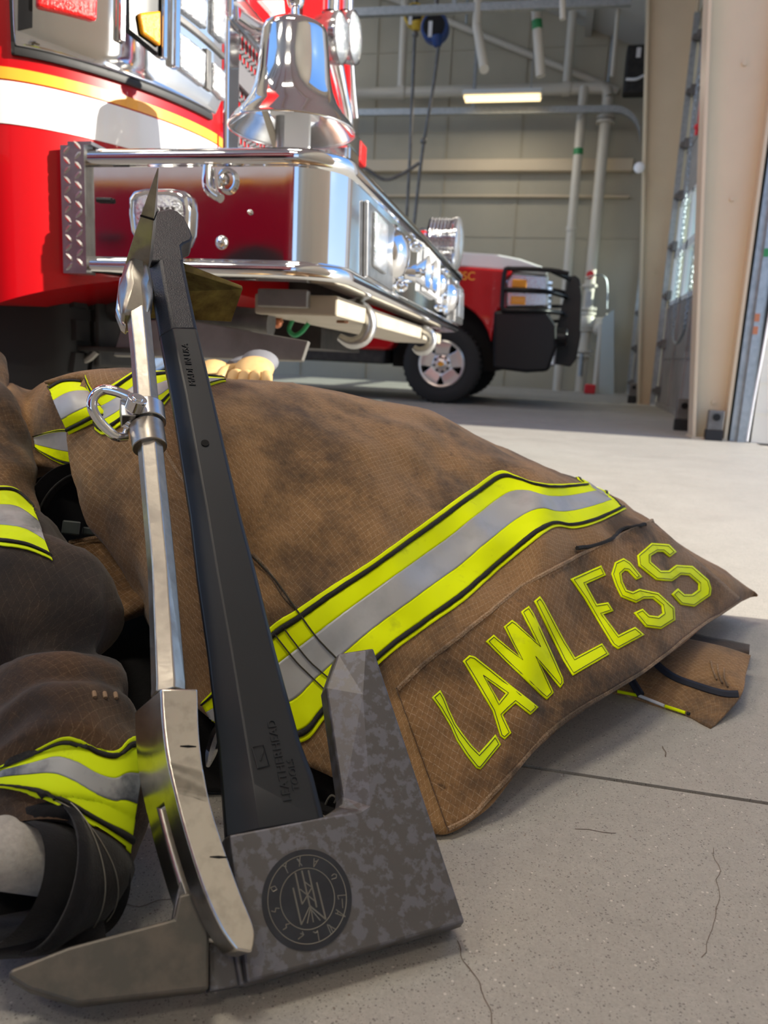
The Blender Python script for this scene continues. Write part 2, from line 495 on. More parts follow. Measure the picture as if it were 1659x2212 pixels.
# door wall, in one run with its two closed bays cut out
bm = B(); X1 = WX + .32; HZ = 4.22
box2(bm, (WX, -8, 0), (X1, 1.58, 5.05))
box2(bm, (WX, 5.75, 0), (X1, 6.25, HZ)); box2(bm, (WX, 9.72, 0), (X1, 10.45, HZ)); box2(bm, (WX, 13.05, 0), (X1, 13.6, HZ))
box2(bm, (WX, 1.58, HZ), (X1, 13.6, 5.05))
struct('wall_right', bm, MT['wall'], smooth=False)
bm = B(); EY = 13.3
box2(bm, (-14, EY, 0), (WX, EY + .25, 10.5))
for xx in (-6.9, -5.7, -4.5, -3.3, -2.1, -.9, .3): box2(bm, (xx - .012, EY - .02, 0), (xx + .012, EY, ceil_z(xx)))
for zz in (2.4, 4.0, 5.2): box2(bm, (-14, EY - .012, zz), (WX, EY, zz + .018))
struct('wall_back', bm, MT['wall'], smooth=False)
bm = B(); box2(bm, (-14, EY - .17, 3.38), (WX - .3, EY, 3.56)); box2(bm, (-14, EY - .1, 3.0), (WX - .3, EY, 3.04))
struct('trim_1', bm, MT['column'], smooth=False, bevel=.01)
bm = B()
rings(bm, [[V((x, y, ceil_z(x) + dz)) for x, dz in ((WX + .4, 0), (-9, 0), (-9, .2), (WX + .4, .2))] for y in (-8, 13.6)])
for xx in (-7.5, -6, -4.5, -3, -1.5, 0.0): box2(bm, (xx - .05, -8, ceil_z(xx) - .12), (xx + .05, 13.3, ceil_z(xx) + .05))
struct('ceiling', bm, MT['ceil'], smooth=False)

# closed overhead doors
def overhead_door(name, y0, y1, zones, label):
    d = thing(name, ((WX + .06), (y0 + y1) / 2, 0), kind='structure')
    xa, xb = WX + .04, WX + .09
    bm = B(); box2(bm, (xa, y0, 0), (xb, y1, 1.14))
    for zz in (.56,): box2(bm, (xa - .008, y0, zz - .012), (xa, y1, zz + .012))
    n = max(2, round((y1 - y0) / .8))
    for i in range(n + 1):
        yy = lerp(y0 + .03, y1 - .03, i / n); box2(bm, (xa - .022, yy - .03, .02), (xa, yy + .03, 1.12))
    box2(bm, (xa - .03, y0, 0), (xa, y1, .05))
    obj('door_panel', bm, MT['doorp'], d, smooth=False)
    bm = B(); box2(bm, (xa, y0, 2.26), (xb, y1, HZ))
    for zz in (2.8, 3.35, 3.9): box2(bm, (xa - .008, y0, zz - .012), (xa, y1, zz + .012))
    obj('door_panel', bm, MT['doorp'], d, smooth=False)
    bm = B(); pb = B()
    for za, zb in ((1.14, 1.70), (1.70, 2.26)):
        box2(bm, (xa - .01, y0, za), (xb, y1, za + .05)); box2(bm, (xa - .01, y0, zb - .04), (xb, y1, zb))
        for i in range(n + 1):
            yy = lerp(y0 + .03, y1 - .03, i / n); box2(bm, (xa - .01, yy - .05, za), (xb, yy + .05, zb))
        box2(pb, (xa + .02, y0, za + .04), (xa + .021, y1, zb - .03))
    obj('window_frame', bm, MT['dframe'], d, smooth=False); obj('pane', pb, MT['pane'], d, smooth=False)
    tp = y1 + .04
    bm = B(); box2(bm, (xa - .09, tp - .02, 0), (xa - .03, tp + .02, HZ)); box2(bm, (xa - .03, tp + .015, 0), (xa + .0, tp + .05, HZ))
    obj('track', bm, MT['galv'], d, smooth=False)
    for k in range(8):
        z = .18 + .54 * k; bm = B()
        cyl(bm, (xa - .06, tp - .09, z), (xa - .06, tp + .02, z), .03, seg=10); box2(bm, (xa - .05, tp - .14, z - .05), (xa, tp - .05, z + .05))
        obj('roller', bm, MT['dgrey'], d)
    return d
overhead_door('door_1', 6.25, 9.68, None, '')
overhead_door('door_2', 10.45, 13.02, None, '')

# tapered steel columns
def column(yc, xb, label, h=5.0):
    c = thing('steel_column', (1.0, yc, 0), label, 'column')
    xl = lambda z: xb - .085 * z
    bm = B(); rings(bm, [[V((xl(0), yy, 0)), V((WX - .005, yy, 0)), V((WX - .005, yy, h)), V((xl(h), yy, h))] for yy in (yc - .008, yc + .008)])
    obj('web', bm, MT['column'], c, smooth=False)
    bm = B(); rings(bm, [[V((xl(0) - .02, yc - .1, 0)), V((xl(0), yc - .1, 0)), V((xl(h), yc - .1, h)), V((xl(h) - .02, yc - .1, h))],
                         [V((xl(0) - .02, yc + .1, 0)), V((xl(0), yc + .1, 0)), V((xl(h), yc + .1, h)), V((xl(h) - .02, yc + .1, h))]])
    obj('flange', bm, MT['column'], c, smooth=False)
    bm = B(); box2(bm, (WX - .025, yc - .12, 0), (WX - .005, yc + .12, h)); obj('flange', bm, MT['column'], c, smooth=False)
    bm = B(); box2(bm, (xl(0) - .03, yc - .13, 0), (WX - .004, yc + .13, .014)); obj('base_plate', bm, MT['column'], c, smooth=False)
    for z in (.25, 1.55, 2.35):
        bm = B(); cyl(bm, (lerp(xl(z), WX, .55), yc - .022, z), (lerp(xl(z), WX, .55), yc - .008, z), .016, seg=6); obj('bolt', bm, MT['column'], c)
    return c
column(5.65, .95, 'near tan steel column between the open doorway and the closed door')
column(9.92, 1.0, 'farther tan steel column between the two closed overhead doors')

# open bay: vertical door track, seal, block pier
t = thing('door_track', (1.21, 5.6, 0), 'galvanised vertical track of the open doorway, against the block pier', 'track')
bm = B(); box2(bm, (1.165, 5.55, 0), (1.195, 5.70, HZ - .02)); box2(bm, (1.165, 5.54, 0), (1.275, 5.555, HZ - .02)); obj('channel', bm, MT['galv'], t, smooth=False)
bm = B(); box2(bm, (1.205, 5.50, 0), (1.25, 5.545, HZ - .02)); obj('angle', bm, MT['galv'], t, smooth=False)
for z, m in ((1.18, 'green'), (.78, 'copper'), (.70, 'copper')):
    bm = B(); box2(bm, (1.205, 5.497, z), (1.235, 5.5, z + .05)); obj('sticker', bm, MT[m], t, smooth=False)
bm = B(); box2(bm, (1.276, 5.53, 0), (1.292, 5.66, HZ)); struct('trim_2', bm, MT['black'], smooth=False)
bm = B(); box2(bm, (1.293, 5.52, 0), (2.6, 6.2, HZ))
for k in range(1, 20): box2(bm, (1.2925, 5.512, .2 * k - .005), (2.6, 5.521, .2 * k + .005))
struct('wall_pier', bm, MT['block'], smooth=False)
bm = B(); tube(bm, [V((1.262, 5.49, .01)), V((1.268, 5.485, .3)), V((1.285, 5.485, .75)), V((1.30, 5.5, 1.3)), V((1.30, 5.5, 2.6))], .007, seg=8, smooth=5)
setp(obj('door_cable', bm, MT['hivis_line'], org=(1.27, 5.49, 0)), 'thin white cable running up the open door track', 'cable')

# sensors at the column feet
def sensor(x, y, h, label):
    s = thing('safety_sensor', (x, y, 0), label, 'sensor')
    bm = B(); box2(bm, (x - .055, y - .03, 0), (x + .055, y + .03, h * .35)); obj('foot', bm, MT['black'], s, smooth=False, bevel=.004)
    bm = B(); box2(bm, (x - .05, y - .028, h * .35), (x + .05, y + .028, h)); obj('body', bm, MT['dgrey'], s, smooth=False, bevel=.006)
    bm = B(); cyl(bm, (x, y - .036, h * .78), (x, y - .027, h * .78), .024, seg=16); obj('eye', bm, MT['blackg'], s)
sensor(1.055, 5.52, .20, 'dark grey door sensor at the foot of the near tan column, facing the open doorway')
sensor(.95, 6.2, .24, 'black door sensor standing behind the near tan column, by the closed door')
sensor(.93, 10.05, .25, 'black sensor box at the foot of the farther tan column')

# fittings on the end wall
PY = 12.95
r = thing('sprinkler_riser', (.3, PY, 0), 'cream vertical sprinkler riser with valves in the far corner', 'pipe')
bm = B(); tube(bm, [V((.37, PY, .0)), V((.37, PY, 4.36))], .085, seg=16)
obj('pipe', bm, MT['pipe'], r)
for z, rr in ((.55, .14), (.62, .14), (.95, .13), (1.2, .14), (1.27, .14), (1.62, .12), (4.0, .14), (4.06, .14)):
    bm = B(); cyl(bm, (.37, PY, z), (.37, PY, z + .045), rr, seg=18); obj('flange', bm, MT['pipe'], r)
bm = B(); ball(bm, (.37, PY - .02, 1.08), .15, (1, 1, 1.1)); cyl(bm, (.4, PY, 1.08), (.72, PY - .05, 1.1), .085, seg=14); cyl(bm, (.66, PY - .05, 1.1), (.7, PY - .05, 1.1), .13, seg=16)
ball(bm, (.58, PY - .06, 1.0), .12); obj('valve', bm, MT['pipe'], r)
bm = B(); cyl(bm, (.36, PY - .1, 1.80), (.36, PY - .02, 1.80), .06, seg=14); obj('gauge', bm, MT['redtag'], r)
bm = B(); box2(bm, (.33, PY - .13, 1.3), (.41, PY - .08, 1.55)); obj('tamper_switch', bm, MT['galv'], r)
bm = B(); cyl(bm, (.35, PY - .14, .25), (.35, PY - .14, .6), .03); obj('drain_valve', bm, MT['galv'], r)
bm = B(); tube(bm, [V((.28, PY - .1, 1.75)), V((.5, PY - .12, 1.8)), V((.62, PY - .1, 1.7)), V((.66, PY - .08, 1.3))], .012, smooth=4, seg=6); obj('conduit', bm, MT['galv'], r)
for x, rad, z0, z1, lab in ((.01, .07, 0, 4.5, 'thinner cream drain pipe left of the sprinkler riser'), (.60, .05, 0.0, 1.05, 'short cream drain pipe right of the sprinkler riser')):
    p = thing('drain_pipe', (x, PY - (.05 if z1 > 2 else .3), 0), lab, 'pipe'); PYq = PY - (0 if z1 > 2 else .25)
    bm = B(); cyl(bm, (x, PYq - .05, z0), (x, PYq - .05, z1), rad, seg=14); obj('pipe', bm, MT['pipe'], p)
    if z1 > 2:
        bm = B(); cyl(bm, (x, PY - .05, 2.45), (x, PY - .05, 2.52), rad + .012, seg=14); obj('coupling', bm, MT['pipe'], p)
        bm = B(); cyl(bm, (x, PY - .05, 3.55), (x, PY - .05, 3.64), rad + .002, seg=14); obj('sticker', bm, MT['green'], p)
p = thing('sprinkler_main', (-2, PY, 4.56), 'long horizontal cream sprinkler pipe along the end wall', 'pipe')
bm = B(); tube(bm, [V((-5, PY, 4.50)), V((.26, PY, 4.50)), V((.34, PY, 4.47)), V((.37, PY, 4.38))], .085, seg=14); obj('pipe', bm, MT['pipe'], p)
for x in (-.25, -2.8):
    bm = B(); cyl(bm, (x - .06, PY, 4.50), (x + .06, PY, 4.50), .105, seg=14); obj('coupling', bm, MT['pipe'], p)
    bm = B(); cyl(bm, (x, PY, 4.52), (x, PY, ceil_z(x)), .065, seg=12); obj('feeder', bm, MT['pipe'], p)
def hang(px0, py0, px1, py1, y0, y1, rad, label, tip=None, name='ceiling_pipe'):
    a = at(px0, py0, y=y0); b = at(px1, py1, y=y1)
    top = V((a.x, a.y, ceil_z(a.x)))
    o = thing(name, top, label, 'pipe')
    bm = B(); tube(bm, [top, a, b] if top.z > a.z + .05 else [a, b], rad, seg=12); obj('pipe', bm, MT['pipe'], o)
    if tip:
        bm = B(); d = (b - a).normalized(); cyl(bm, a + d * .1, a + d * .2, rad + .003, seg=12); obj('sticker', bm, MT[tip], o)
hang(1158, 25, 1168, 165, 10.5, 10.5, .06, 'white ceiling drop pipe with a green sticker near its top', 'green')
hang(1030, 55, 1046, 150, 10.2, 9.6, .055, 'bent cream pipe hanging from the ceiling beside the cord reels')
hang(1215, 5, 1216, 42, 9.5, 9.5, .035, 'short thin sprinkler drop hanging between the pipes at the top')
hang(1335, 20, 1322, 165, 12.3, 12.3, .03, 'pair of thin conduits above the black door operator', None)
# light fixtures
def fixture(x, y, z, label, L=1.12):
    f = thing('ceiling_light', (x, y, z), label, 'light', 'fluorescent fixtures of the bays')
    bm = B(); prism(bm, [(-.17, 0), (.17, 0), (.13, .07), (-.13, .07)], (x - L / 2, y, z), (0, 1, 0), (0, 0, 1), (1, 0, 0), 0, L); obj('housing', bm, MT['dframe'], f, smooth=False)
    for dy in (-.08, .08):
        bm = B(); cyl(bm, (x - L / 2 + .02, y + dy, z - .022), (x + L / 2 - .02, y + dy, z - .022), .024, seg=10); obj('tube', bm, MT['tube'], f)
    for dx in (-.4, .4):
        bm = B(); cyl(bm, (x + dx, y, z + .06), (x + dx, y, ceil_z(x + dx) + .02), .008, seg=6); obj('hanger', bm, MT['galv'], f)
    ld = bpy.data.lights.new('fluorescent_lamp', 'AREA'); ld.shape = 'RECTANGLE'; ld.size = L; ld.size_y = .3
    ld.energy = FIX_W if y > 5 else NEAR_FILL_W; ld.color = (1, .90, .74)
    lo = bpy.data.objects.new('fluorescent_lamp', ld); COL.objects.link(lo); lo.location = (x, y, z - .06)
FIX_W = 12
NEAR_FILL_W = 54
fixture(*at(1085, 209, y=12.1), 'lit twin-tube fluorescent fixture hanging before the far end wall')
for x, y in ((-.9, 7.2), (-4.5, 7.2), (-.9, .6), (-4.2, .6), (-4.5, 11.5), (-.8, -2.6), (-4.4, -3.4)):  # unseen fixtures added to fill the shaded bays with light
    fixture(x, y, ceil_z(x) - 1.03, 'added twin-tube fill fixture, out of view, hanging from the ceiling over a bay')
# horizontal door tracks
def htrack(y, z, label, curve=True):
    o = thing('door_track', (0, y, z), label, 'track')
    pts = [V((-4.2, y, z + .02)), V((.45, y, z))]
    if curve: pts += [V((.45 + .42 * sin(a), y, z - .42 * (1 - cos(a)))) for a in [radians(15 * k) for k in range(1, 7)]]
    bm = B()
    rs = []
    for p in pts: rs.append([p + V((0, -.04, -.045)), p + V((0, .04, -.045)), p + V((0, .04, .045)), p + V((0, -.04, .045))])
    rings(bm, rs); obj('rail', bm, MT['galv'], o, smooth=False)
    for x in (-1.6, -3.6):
        bm = B(); box2(bm, (x - .025, y - .03, z), (x + .025, y + .03, ceil_z(x))); obj('hanger', bm, MT['galv'], o, smooth=False)
htrack(12.6, 4.10, 'lower galvanised overhead door track curving down at the far door')
htrack(10.2, 4.55, 'upper galvanised overhead door track crossing above the cord reels', False)
o = thing('rake_beam', (-1, 13.2, 5.2), 'slender cream beam sloping down along the end wall under the ceiling', 'beam')
a_, b_ = at(900, 18, y=13.2), at(1335, 196, y=13.2)
bm = B(); tube(bm, [a_ + (a_ - b_), a_, b_], .05, seg=10); obj('beam', bm, MT['pipe'], o)
for t in (.25, .6, .95):
    bm = B(); q = lerp(a_, b_, t); cyl(bm, q, V((q.x, q.y, ceil_z(q.x))), .015, seg=8); obj('hanger', bm, MT['galv'], o)
# cord reels
def reel(px, py, y, rad, mcol, label, hose, hname, hlab, knob=None):
    c = at(px, py, y=y); o = thing('cord_reel', (c.x, y, c.z), label, 'reel')
    bm = B(); cyl(bm, (c.x, y - .09, c.z), (c.x, y + .09, c.z), rad, seg=26); cyl(bm, (c.x + rad * .3, y - .05, c.z - rad * 1.3), (c.x + rad * .2, y - .05, c.z - rad * .6), .05, .1, seg=10); obj('drum', bm, mcol, o, bevel=.02)
    bm = B(); cyl(bm, (c.x, y - .11, c.z), (c.x, y - .09, c.z), rad * .78, seg=24); obj('side_plate', bm, MT['blackg'], o)
    bm = B(); box2(bm, (c.x - .07, y - .118, c.z - .14), (c.x - .02, y - .11, c.z + .05)); obj('tag', bm, MT['whitetag'], o, smooth=False)
    bm = B(); tube(bm, [V((c.x, y, c.z + rad * .8)), V((c.x, y, ceil_z(c.x) + .01))], .03); obj('bracket', bm, MT['dgrey'], o)
    bm = B(); tube(bm, [at(a, b, y=y - .05) for a, b in hose], .022, seg=8, smooth=5)
    if knob: ball(bm, at(*knob, y=y - .05), .045)
    obj('cord', bm, MT['dgrey'], o)
    return o
blue = reel(940, 62, 11.2, .185, MT['reelblue'], 'blue-rimmed round hose reel hanging from the ceiling', [(948, 96), (934, 200), (916, 305), (906, 380), (893, 500)], '', '', (915, 305))
reel(897, 36, 11.6, .15, MT['reelyel'], 'smaller yellow-rimmed cord reel left of the blue reel', [(897, 55), (893, 150), (886, 330), (878, 480)], '', '', (897, 74))
bm = B(); tube(bm, [at(a, b, y=11) for a, b in ((700, 330), (785, 362), (830, 388), (870, 375), (906, 352))], .024, seg=8, smooth=6)
obj('slack_hose', bm, MT['dgrey'], blue)
# misc on the far part of the door wall
o = thing('door_operator', (.86, 12.7, 3.9), 'black motor box of the far overhead door, high in the corner', 'motor')
c0 = at(1375, 150, y=12.6)
bm = B(); box2(bm, (c0.x - .16, 12.5, c0.z - .34), (c0.x + .18, 12.75, c0.z + .30)); obj('housing', bm, MT['under'], o, smooth=False, bevel=.03)
bm = B(); box2(bm, (c0.x - .03, 12.49, c0.z + .12), (c0.x + .03, 12.5, c0.z + .25)); obj('tag', bm, MT['whitetag'], o, smooth=False)
bm = B(); tube(bm, [V((c0.x - .14, 12.49, c0.z - .16)), V((c0.x + .0, 12.47, c0.z - .17)), V((c0.x + .1, 12.49, c0.z - .12))], .02, smooth=4); obj('cable', bm, MT['hivis_line'], o)
c0 = at(1381, 362, y=9.75)
bm = B(); ball(bm, c0, .062, (1, .6, 1)); setp(obj('round_detector', bm, MT['hivis_line'], org=c0), 'small white round detector on the edge of the farther column', 'detector')
pc = [at(a, b, y=12.4) for a, b in ((1292, 851), (1326, 853), (1326, 668), (1301, 688))]
bm = B(); rings(bm, [[p for p in pc], [p + V((0, .03, 0)) for p in pc]])
setp(obj('clear_sheet', bm, mat('pale_sheet', (.50, .56, .54), .15, coat=.5), smooth=False, org=(pc[0].x, 12.4, 0)), 'pale greenish sheet leaning in the far corner by the drain pipe', 'panel')
bm = B(); box2(bm, (.42, 12.2, 0), (.58, 12.4, .14)); setp(obj('red_can', bm, MT['redtag'], bevel=.02, org=(.5, 12.3, 0)), 'small red can on the floor in the far corner', 'can')
# chain hoist and pull rope of the closed door
def chain(bm, pts, r=.011):
    pts = smoothpath(pts, 10); L = 0; i = 0; last = None; k = 0
    for a, b in zip(pts[:-1], pts[1:]):
        n = max(1, int((b - a).length / .032))
        for q in range(n):
            p = lerp(a, b, q / n); d = (b - a).normalized(); u, v, _ = frame(d); w = u if k % 2 else v; k += 1
            ring = [p + d * (.024 * cos(t)) + w * (.013 * sin(t)) for t in [2 * pi * j / 6 for j in range(7)]]
            tube(bm, ring, .0045, seg=4, cap=False)
bm = B(); X = WX - .06
chain(bm, [at(a, b, x=X) for a, b in ((1528, 60), (1505, 200), (1486, 380), (1476, 480), (1463, 620), (1454, 715), (1459, 742), (1468, 735), (1478, 710), (1488, 640), (1500, 540), (1508, 480))])
setp(obj('hoist_chain', bm, MT['galv'], org=at(1460, 742, x=X)), 'looped steel hoist chain hanging in front of the closed door windows', 'chain')
o = thing('pull_rope', at(1506, 275, x=WX - .12), 'thin red release rope with a red handle hanging by the closed door', 'rope')
bm = B(); tube(bm, [at(1538, 0, x=WX - .12), at(1522, 120, x=WX - .12), at(1508, 265, x=WX - .12)], .006, seg=6); obj('cord', bm, MT['redtag'], o)
bm = B(); c0 = at(1506, 274, x=WX - .12); ball(bm, c0, .045, (.6, 1, .6)); cyl(bm, c0 - V((0, 0, .07)), c0, .015); obj('handle', bm, MT['redtag'], o)

# ------------------------------------------------------------------ light
w = bpy.data.worlds.new('sky'); S.world = w; w.use_nodes = True; nt = w.node_tree
bg = nt.nodes['Background']; tc = nd(nt, 'ShaderNodeTexCoord'); sp = nd(nt, 'ShaderNodeSeparateXYZ'); link(nt, tc.outputs['Generated'], sp.inputs[0])
rp = nd(nt, 'ShaderNodeValToRGB'); link(nt, sp.outputs['Z'], rp.inputs[0])
e = rp.color_ramp.elements
e[0].position = 0.0; e[0].color = (.78, .86, .95, 1); e[1].position = .75; e[1].color = (.15, .34, .78, 1)
x = e.new(.12); x.color = (.50, .68, .95, 1); x = e.new(.35); x.color = (.24, .46, .88, 1)
link(nt, rp.outputs[0], bg.inputs['Color']); bg.inputs['Strength'].default_value = 1.15
sd = bpy.data.lights.new('sun', 'SUN'); sd.energy = 8.6; sd.angle = radians(.55); sd.color = (1, .94, .82)
so = bpy.data.objects.new('sun', sd); COL.objects.link(so)
el = radians(22.5); dv = V((-cos(el), -.01, -sin(el))); so.rotation_euler = dv.to_track_quat('-Z', 'Y').to_euler(); so.location = (8, 3, 6)
vs = S.view_settings; vs.view_transform = 'Standard'; vs.look = 'None'; vs.gamma = 1; vs.use_curve_mapping = False; vs.exposure = 0.28
S.cycles.use_denoising = True
S.cycles.max_bounces = 10; S.cycles.glossy_bounces = 6; S.cycles.transparent_max_bounces = 12
# ================================================================== THE TWO TOOLS
T0 = V((-.18222774, .44817142, .025))
TW = V((.81789131, .57537275, 0.)); TH_ = V((-.40684997, .57833649, .70710678)); TN = V((.40684997, -.57833649, .70710678))
def F(a, h, k=0.): return T0 + TW * a + TH_ * h + TN * k
def TP(px, py, k=0.):
    q = hit_plane(px, py, T0 + TN * k, TN) - T0
    return (q.dot(TW), q.dot(TH_))
def loft(bm, layers):
    """layers: list of (poly[(w,h)], n) with equal counts"""
    return rings(bm, [[F(a, h, k) for a, h in poly] for poly, k in layers])

pig = thing('striking_tool', (F(.05, 0, -.02).x, F(.05, 0, -.02).y, 0), 'heavy dark steel striking tool with a long black handle and a round engraved emblem', 'tool')
TK = -.0355
# right block with prong (front layer is set back along the prong's inner side)
mid = [TP(490, 1800), TP(530, 2130), TP(1012, 1997), TP(812, 1396), TP(738, 1400), TP(712, 1474), TP(748, 1712), TP(744, 1732), TP(704, 1758)]
frn = [TP(496, 1804), TP(534, 2122), TP(1004, 1992), TP(806, 1400), TP(790, 1404), TP(784, 1500), TP(800, 1742), TP(776, 1752), TP(704, 1764)]
bm = B(); loft(bm, [(mid, TK), (mid, -.014), (frn, 0.0)])
obj('striking_head', bm, MT['pig'], pig, smooth=False, bevel=.0018, seg=2)
# neck that the fork straddles, with two welded ridges
nk = [TP(446, 1925, -.012), TP(452, 2142, -.012), TP(532, 2128, -.012), TP(500, 1850, -.012)]
bm = B(); loft(bm, [(nk, TK), (nk, -.010)])
for xa, ya, xb, yb in ((508, 2040, 524, 2128), (533, 2050, 545, 2105)):
    a = TP(xa, ya, -.008); b = TP(xb, yb, -.008)
    tube(bm, [F(*a, -.009), F(*b, -.009)], .0032, seg=8)
fin = [TP(399, 1852), TP(411, 1852), TP(402, 1950), TP(384, 1984), TP(373, 1984)]
loft(bm, [(fin, -.018), (fin, -.002)])
obj('neck', bm, MT['pig'], pig, smooth=False, bevel=.001)
# left wedge
wd = [TP(440, 1921), TP(451, 1935), TP(450, 2138), TP(166, 2170), TP(60, 2138), TP(18, 2112), TP(22, 2096), TP(150, 2046), TP(375, 1986), TP(386, 1935)]
wb = [(a, h - .001) for a, h in wd]
bm = B(); loft(bm, [(wb, TK + .008), (wd, .004)])
obj('wedge', bm, MT['pig2'], pig, smooth=False, bevel=.0022, seg=2)
# handle
HS = [(1790, 492, 702, 1757), (1700, 486, 680, 1672), (1600, 478, 652, 1600), (1400, 455, 597, 1400), (1230, 430, 555, 1230), (1100, 415, 520, 1100), (850, 375, 462, 850), (708, 348, 428, 708)]
def hsec(a, b, h0, h1):
    W = b - a
    P = [(a + .0, h0, -.013), (a + W * .31, lerp(h0, h1, .31), .0), (a + W * .93, lerp(h0, h1, .93), -.0005), (b, h1, -.004), (b, h1, -.024), (b - W * .1, h1, -.029), (a + W * .2, h0, -.029), (a, h0, -.023)]
    return [F(x, h, k - .0005) for x, h, k in P]
bm = B(); rs = []
for y0, xl_, xr_, y1 in HS:
    a = TP(xl_, y0); b = TP(xr_, y1); rs.append(hsec(a[0], b[0], a[1] - (.004 if y0 > 1780 else 0), b[1] - (.004 if y0 > 1780 else 0)))
rings(bm, rs)
hd = obj('handle', bm, MT['handle'], pig, smooth=True, ang=25, bevel=.0012)
bm = B(); rs = []
for y0, xl_, xr_, y1 in [(709, 348, 428, 709), (620, 333, 409, 620), (560, 324, 397, 560)]:
    a = TP(xl_, y0); b = TP(xr_, y1); rs.append(hsec(a[0] - .0003, b[0] + .0003, a[1], b[1]))
rings(bm, rs, cap1=False)
tp = [TP(*p) for p in ((324, 562), (321, 505), (329, 466), (342, 454), (366, 448), (382, 453), (398, 467), (410, 490), (416, 508), (413, 517), (397, 524), (391, 529), (397, 562))]
loft(bm, [(tp, -.0275), (tp, -.001)])
obj('grip', bm, MT['grip'], pig, smooth=True, ang=25, bevel=.0025)
bm = B(); q = TP(443, 957); cyl(bm, F(*q, -.004), F(*q, .0006), .0042, seg=18); obj('lanyard_hole', bm, MT['hole'], pig)
for s, px, py, sz in (('MADE IN USA', 408, 786, .0105), ('LEATHERHEAD', 604, 1640, .0105), ('TOOLS', 634, 1672, .0085)):
    q = TP(px, py); U = TH_.lerp(TW, .0); 
    bm = place_text(s, sz, F(*q, .0002), (TH_ + TW * -.03).normalized(), -(TW + TH_ * -.0).normalized(), TN, .00035)
    obj('lettering', bm, MT['handle'], pig, smooth=False)
bm = B(); q = TP(568, 1632)
for dx, dy in ((-.008, -.006), (.008, -.006), (-.008, .006)):
    pass
tube(bm, [F(q[0] - .006, q[1] - .01, .0003), F(q[0] - .008, q[1] + .008, .0003), F(q[0] + .002, q[1] + .009, .0003), F(q[0] + .004, q[1] - .009, .0003), F(q[0] - .006, q[1] - .01, .0003)], .0006, seg=5)
tube(bm, [F(q[0] - .003, q[1] - .004, .0003), F(q[0] + .001, q[1] + .004, .0003)], .0006, seg=5)
obj('maker_mark', bm, MT['handle'], pig)
# emblem
mc = TP(664, 1941); rr_ = (TP(765, 1941)[0] - TP(563, 1941)[0]) / 2
mp_ = lambda zx, zy: TP(540 + zx / 6.38, 1810 + zy / 6.38)
ht = (TP(664, 1833)[1] - TP(664, 2052)[1]) / 2
RM = (rr_ + ht) / 2
bm = B(); cyl(bm, F(*mc, -.001), F(*mc, .0009), RM, seg=72)
md = obj('emblem', bm, MT['medal'], pig, ang=20)
bm = B()
for k in (.875, .605):
    tube(bm, [F(mc[0] + RM * k * cos(t), mc[1] + RM * k * sin(t), .0009) for t in [2 * pi * i / 72 for i in range(73)]], .00042, seg=5, cap=False)
def strokes(lst, wd):
    for x0, y0, x1, y1 in lst: tube(bm, [F(*mp_(x0, y0), .0009), F(*mp_(x1, y1), .0009)], wd, seg=5)
strokes([(620, 485, 715, 920), (710, 455, 820, 940), (800, 450, 915, 960), (915, 615, 1040, 1120), (590, 690, 705, 1200), (820, 940, 1040, 1125)], .0007)
strokes([(715, 920, 850, 690), (750, 610, 855, 690), (685, 710, 910, 890), (705, 1200, 825, 940), (830, 960, 785, 1180), (835, 970, 870, 1165), (850, 1000, 965, 1140)], .0005)
strokes([(880, 285, 875, 405), (875, 405, 940, 300), (890, 330, 930, 320), (690, 245, 675, 400), (640, 290, 715, 390), (650, 290, 690, 330), (430, 385, 500, 400), (500, 345, 480, 400), (480, 400, 520, 490),
         (280, 690, 340, 665), (340, 665, 370, 715), (370, 715, 315, 745), (315, 745, 280, 690), (290, 1010, 345, 1025), (345, 1025, 350, 970), (350, 970, 405, 975), (450, 1270, 500, 1240), (500, 1240, 490, 1195), (490, 1195, 545, 1185),
         (660, 1400, 740, 1335), (740, 1335, 690, 1320), (715, 1290, 735, 1340), (925, 1275, 950, 1420), (925, 1290, 900, 1315), (900, 1315, 865, 1295), (1060, 1200, 1115, 1330), (1060, 1195, 1180, 1265), (1090, 1200, 1140, 1300),
         (1180, 990, 1310, 1085), (1170, 1040, 1310, 1090), (1210, 1005, 1200, 1050), (1200, 800, 1320, 790), (1205, 810, 1220, 850), (1265, 840, 1275, 970), (1120, 530, 1150, 500), (1150, 500, 1190, 510), (1190, 510, 1185, 555), (1185, 555, 1120, 575)], .0004)
obj('engraving', bm, MT['etch'], md)

# ---- forcible entry bar
NB = .010
hal = thing('pry_bar', (F(-.03, 0, .0).x, F(-.03, 0, .0).y, 0), 'bright steel forcible entry bar with a spike, an adze and a curved fork', 'tool')
def C(px, py, k=NB): return TP(px, py, k)
bm = B(); rs = []
# hexagonal shaft from the fork shoulder up to the head
sh_pts = [((324, 1500), (402, 1500)), ((325, 1480), (402, 1480)), ((318, 1230), (380, 1230)), ((300, 950), (346, 950)), ((281, 760), (333, 760)), ((268, 640), (322, 640))]
for l, r_ in sh_pts:
    a = C(*l); b = C(*r_); cx_ = (a[0] + b[0]) / 2; h = (a[1] + b[1]) / 2; R_ = max(.0128, (b[0] - a[0]) / 2)
    rs.append([F(cx_ + R_ * cos(t), h, NB + .0145 * sin(t)) for t in [radians(14 + 60 * k) for k in range(6)]])
rings(bm, rs)
obj('shaft', bm, MT['steel'], hal, smooth=False, bevel=.0012)
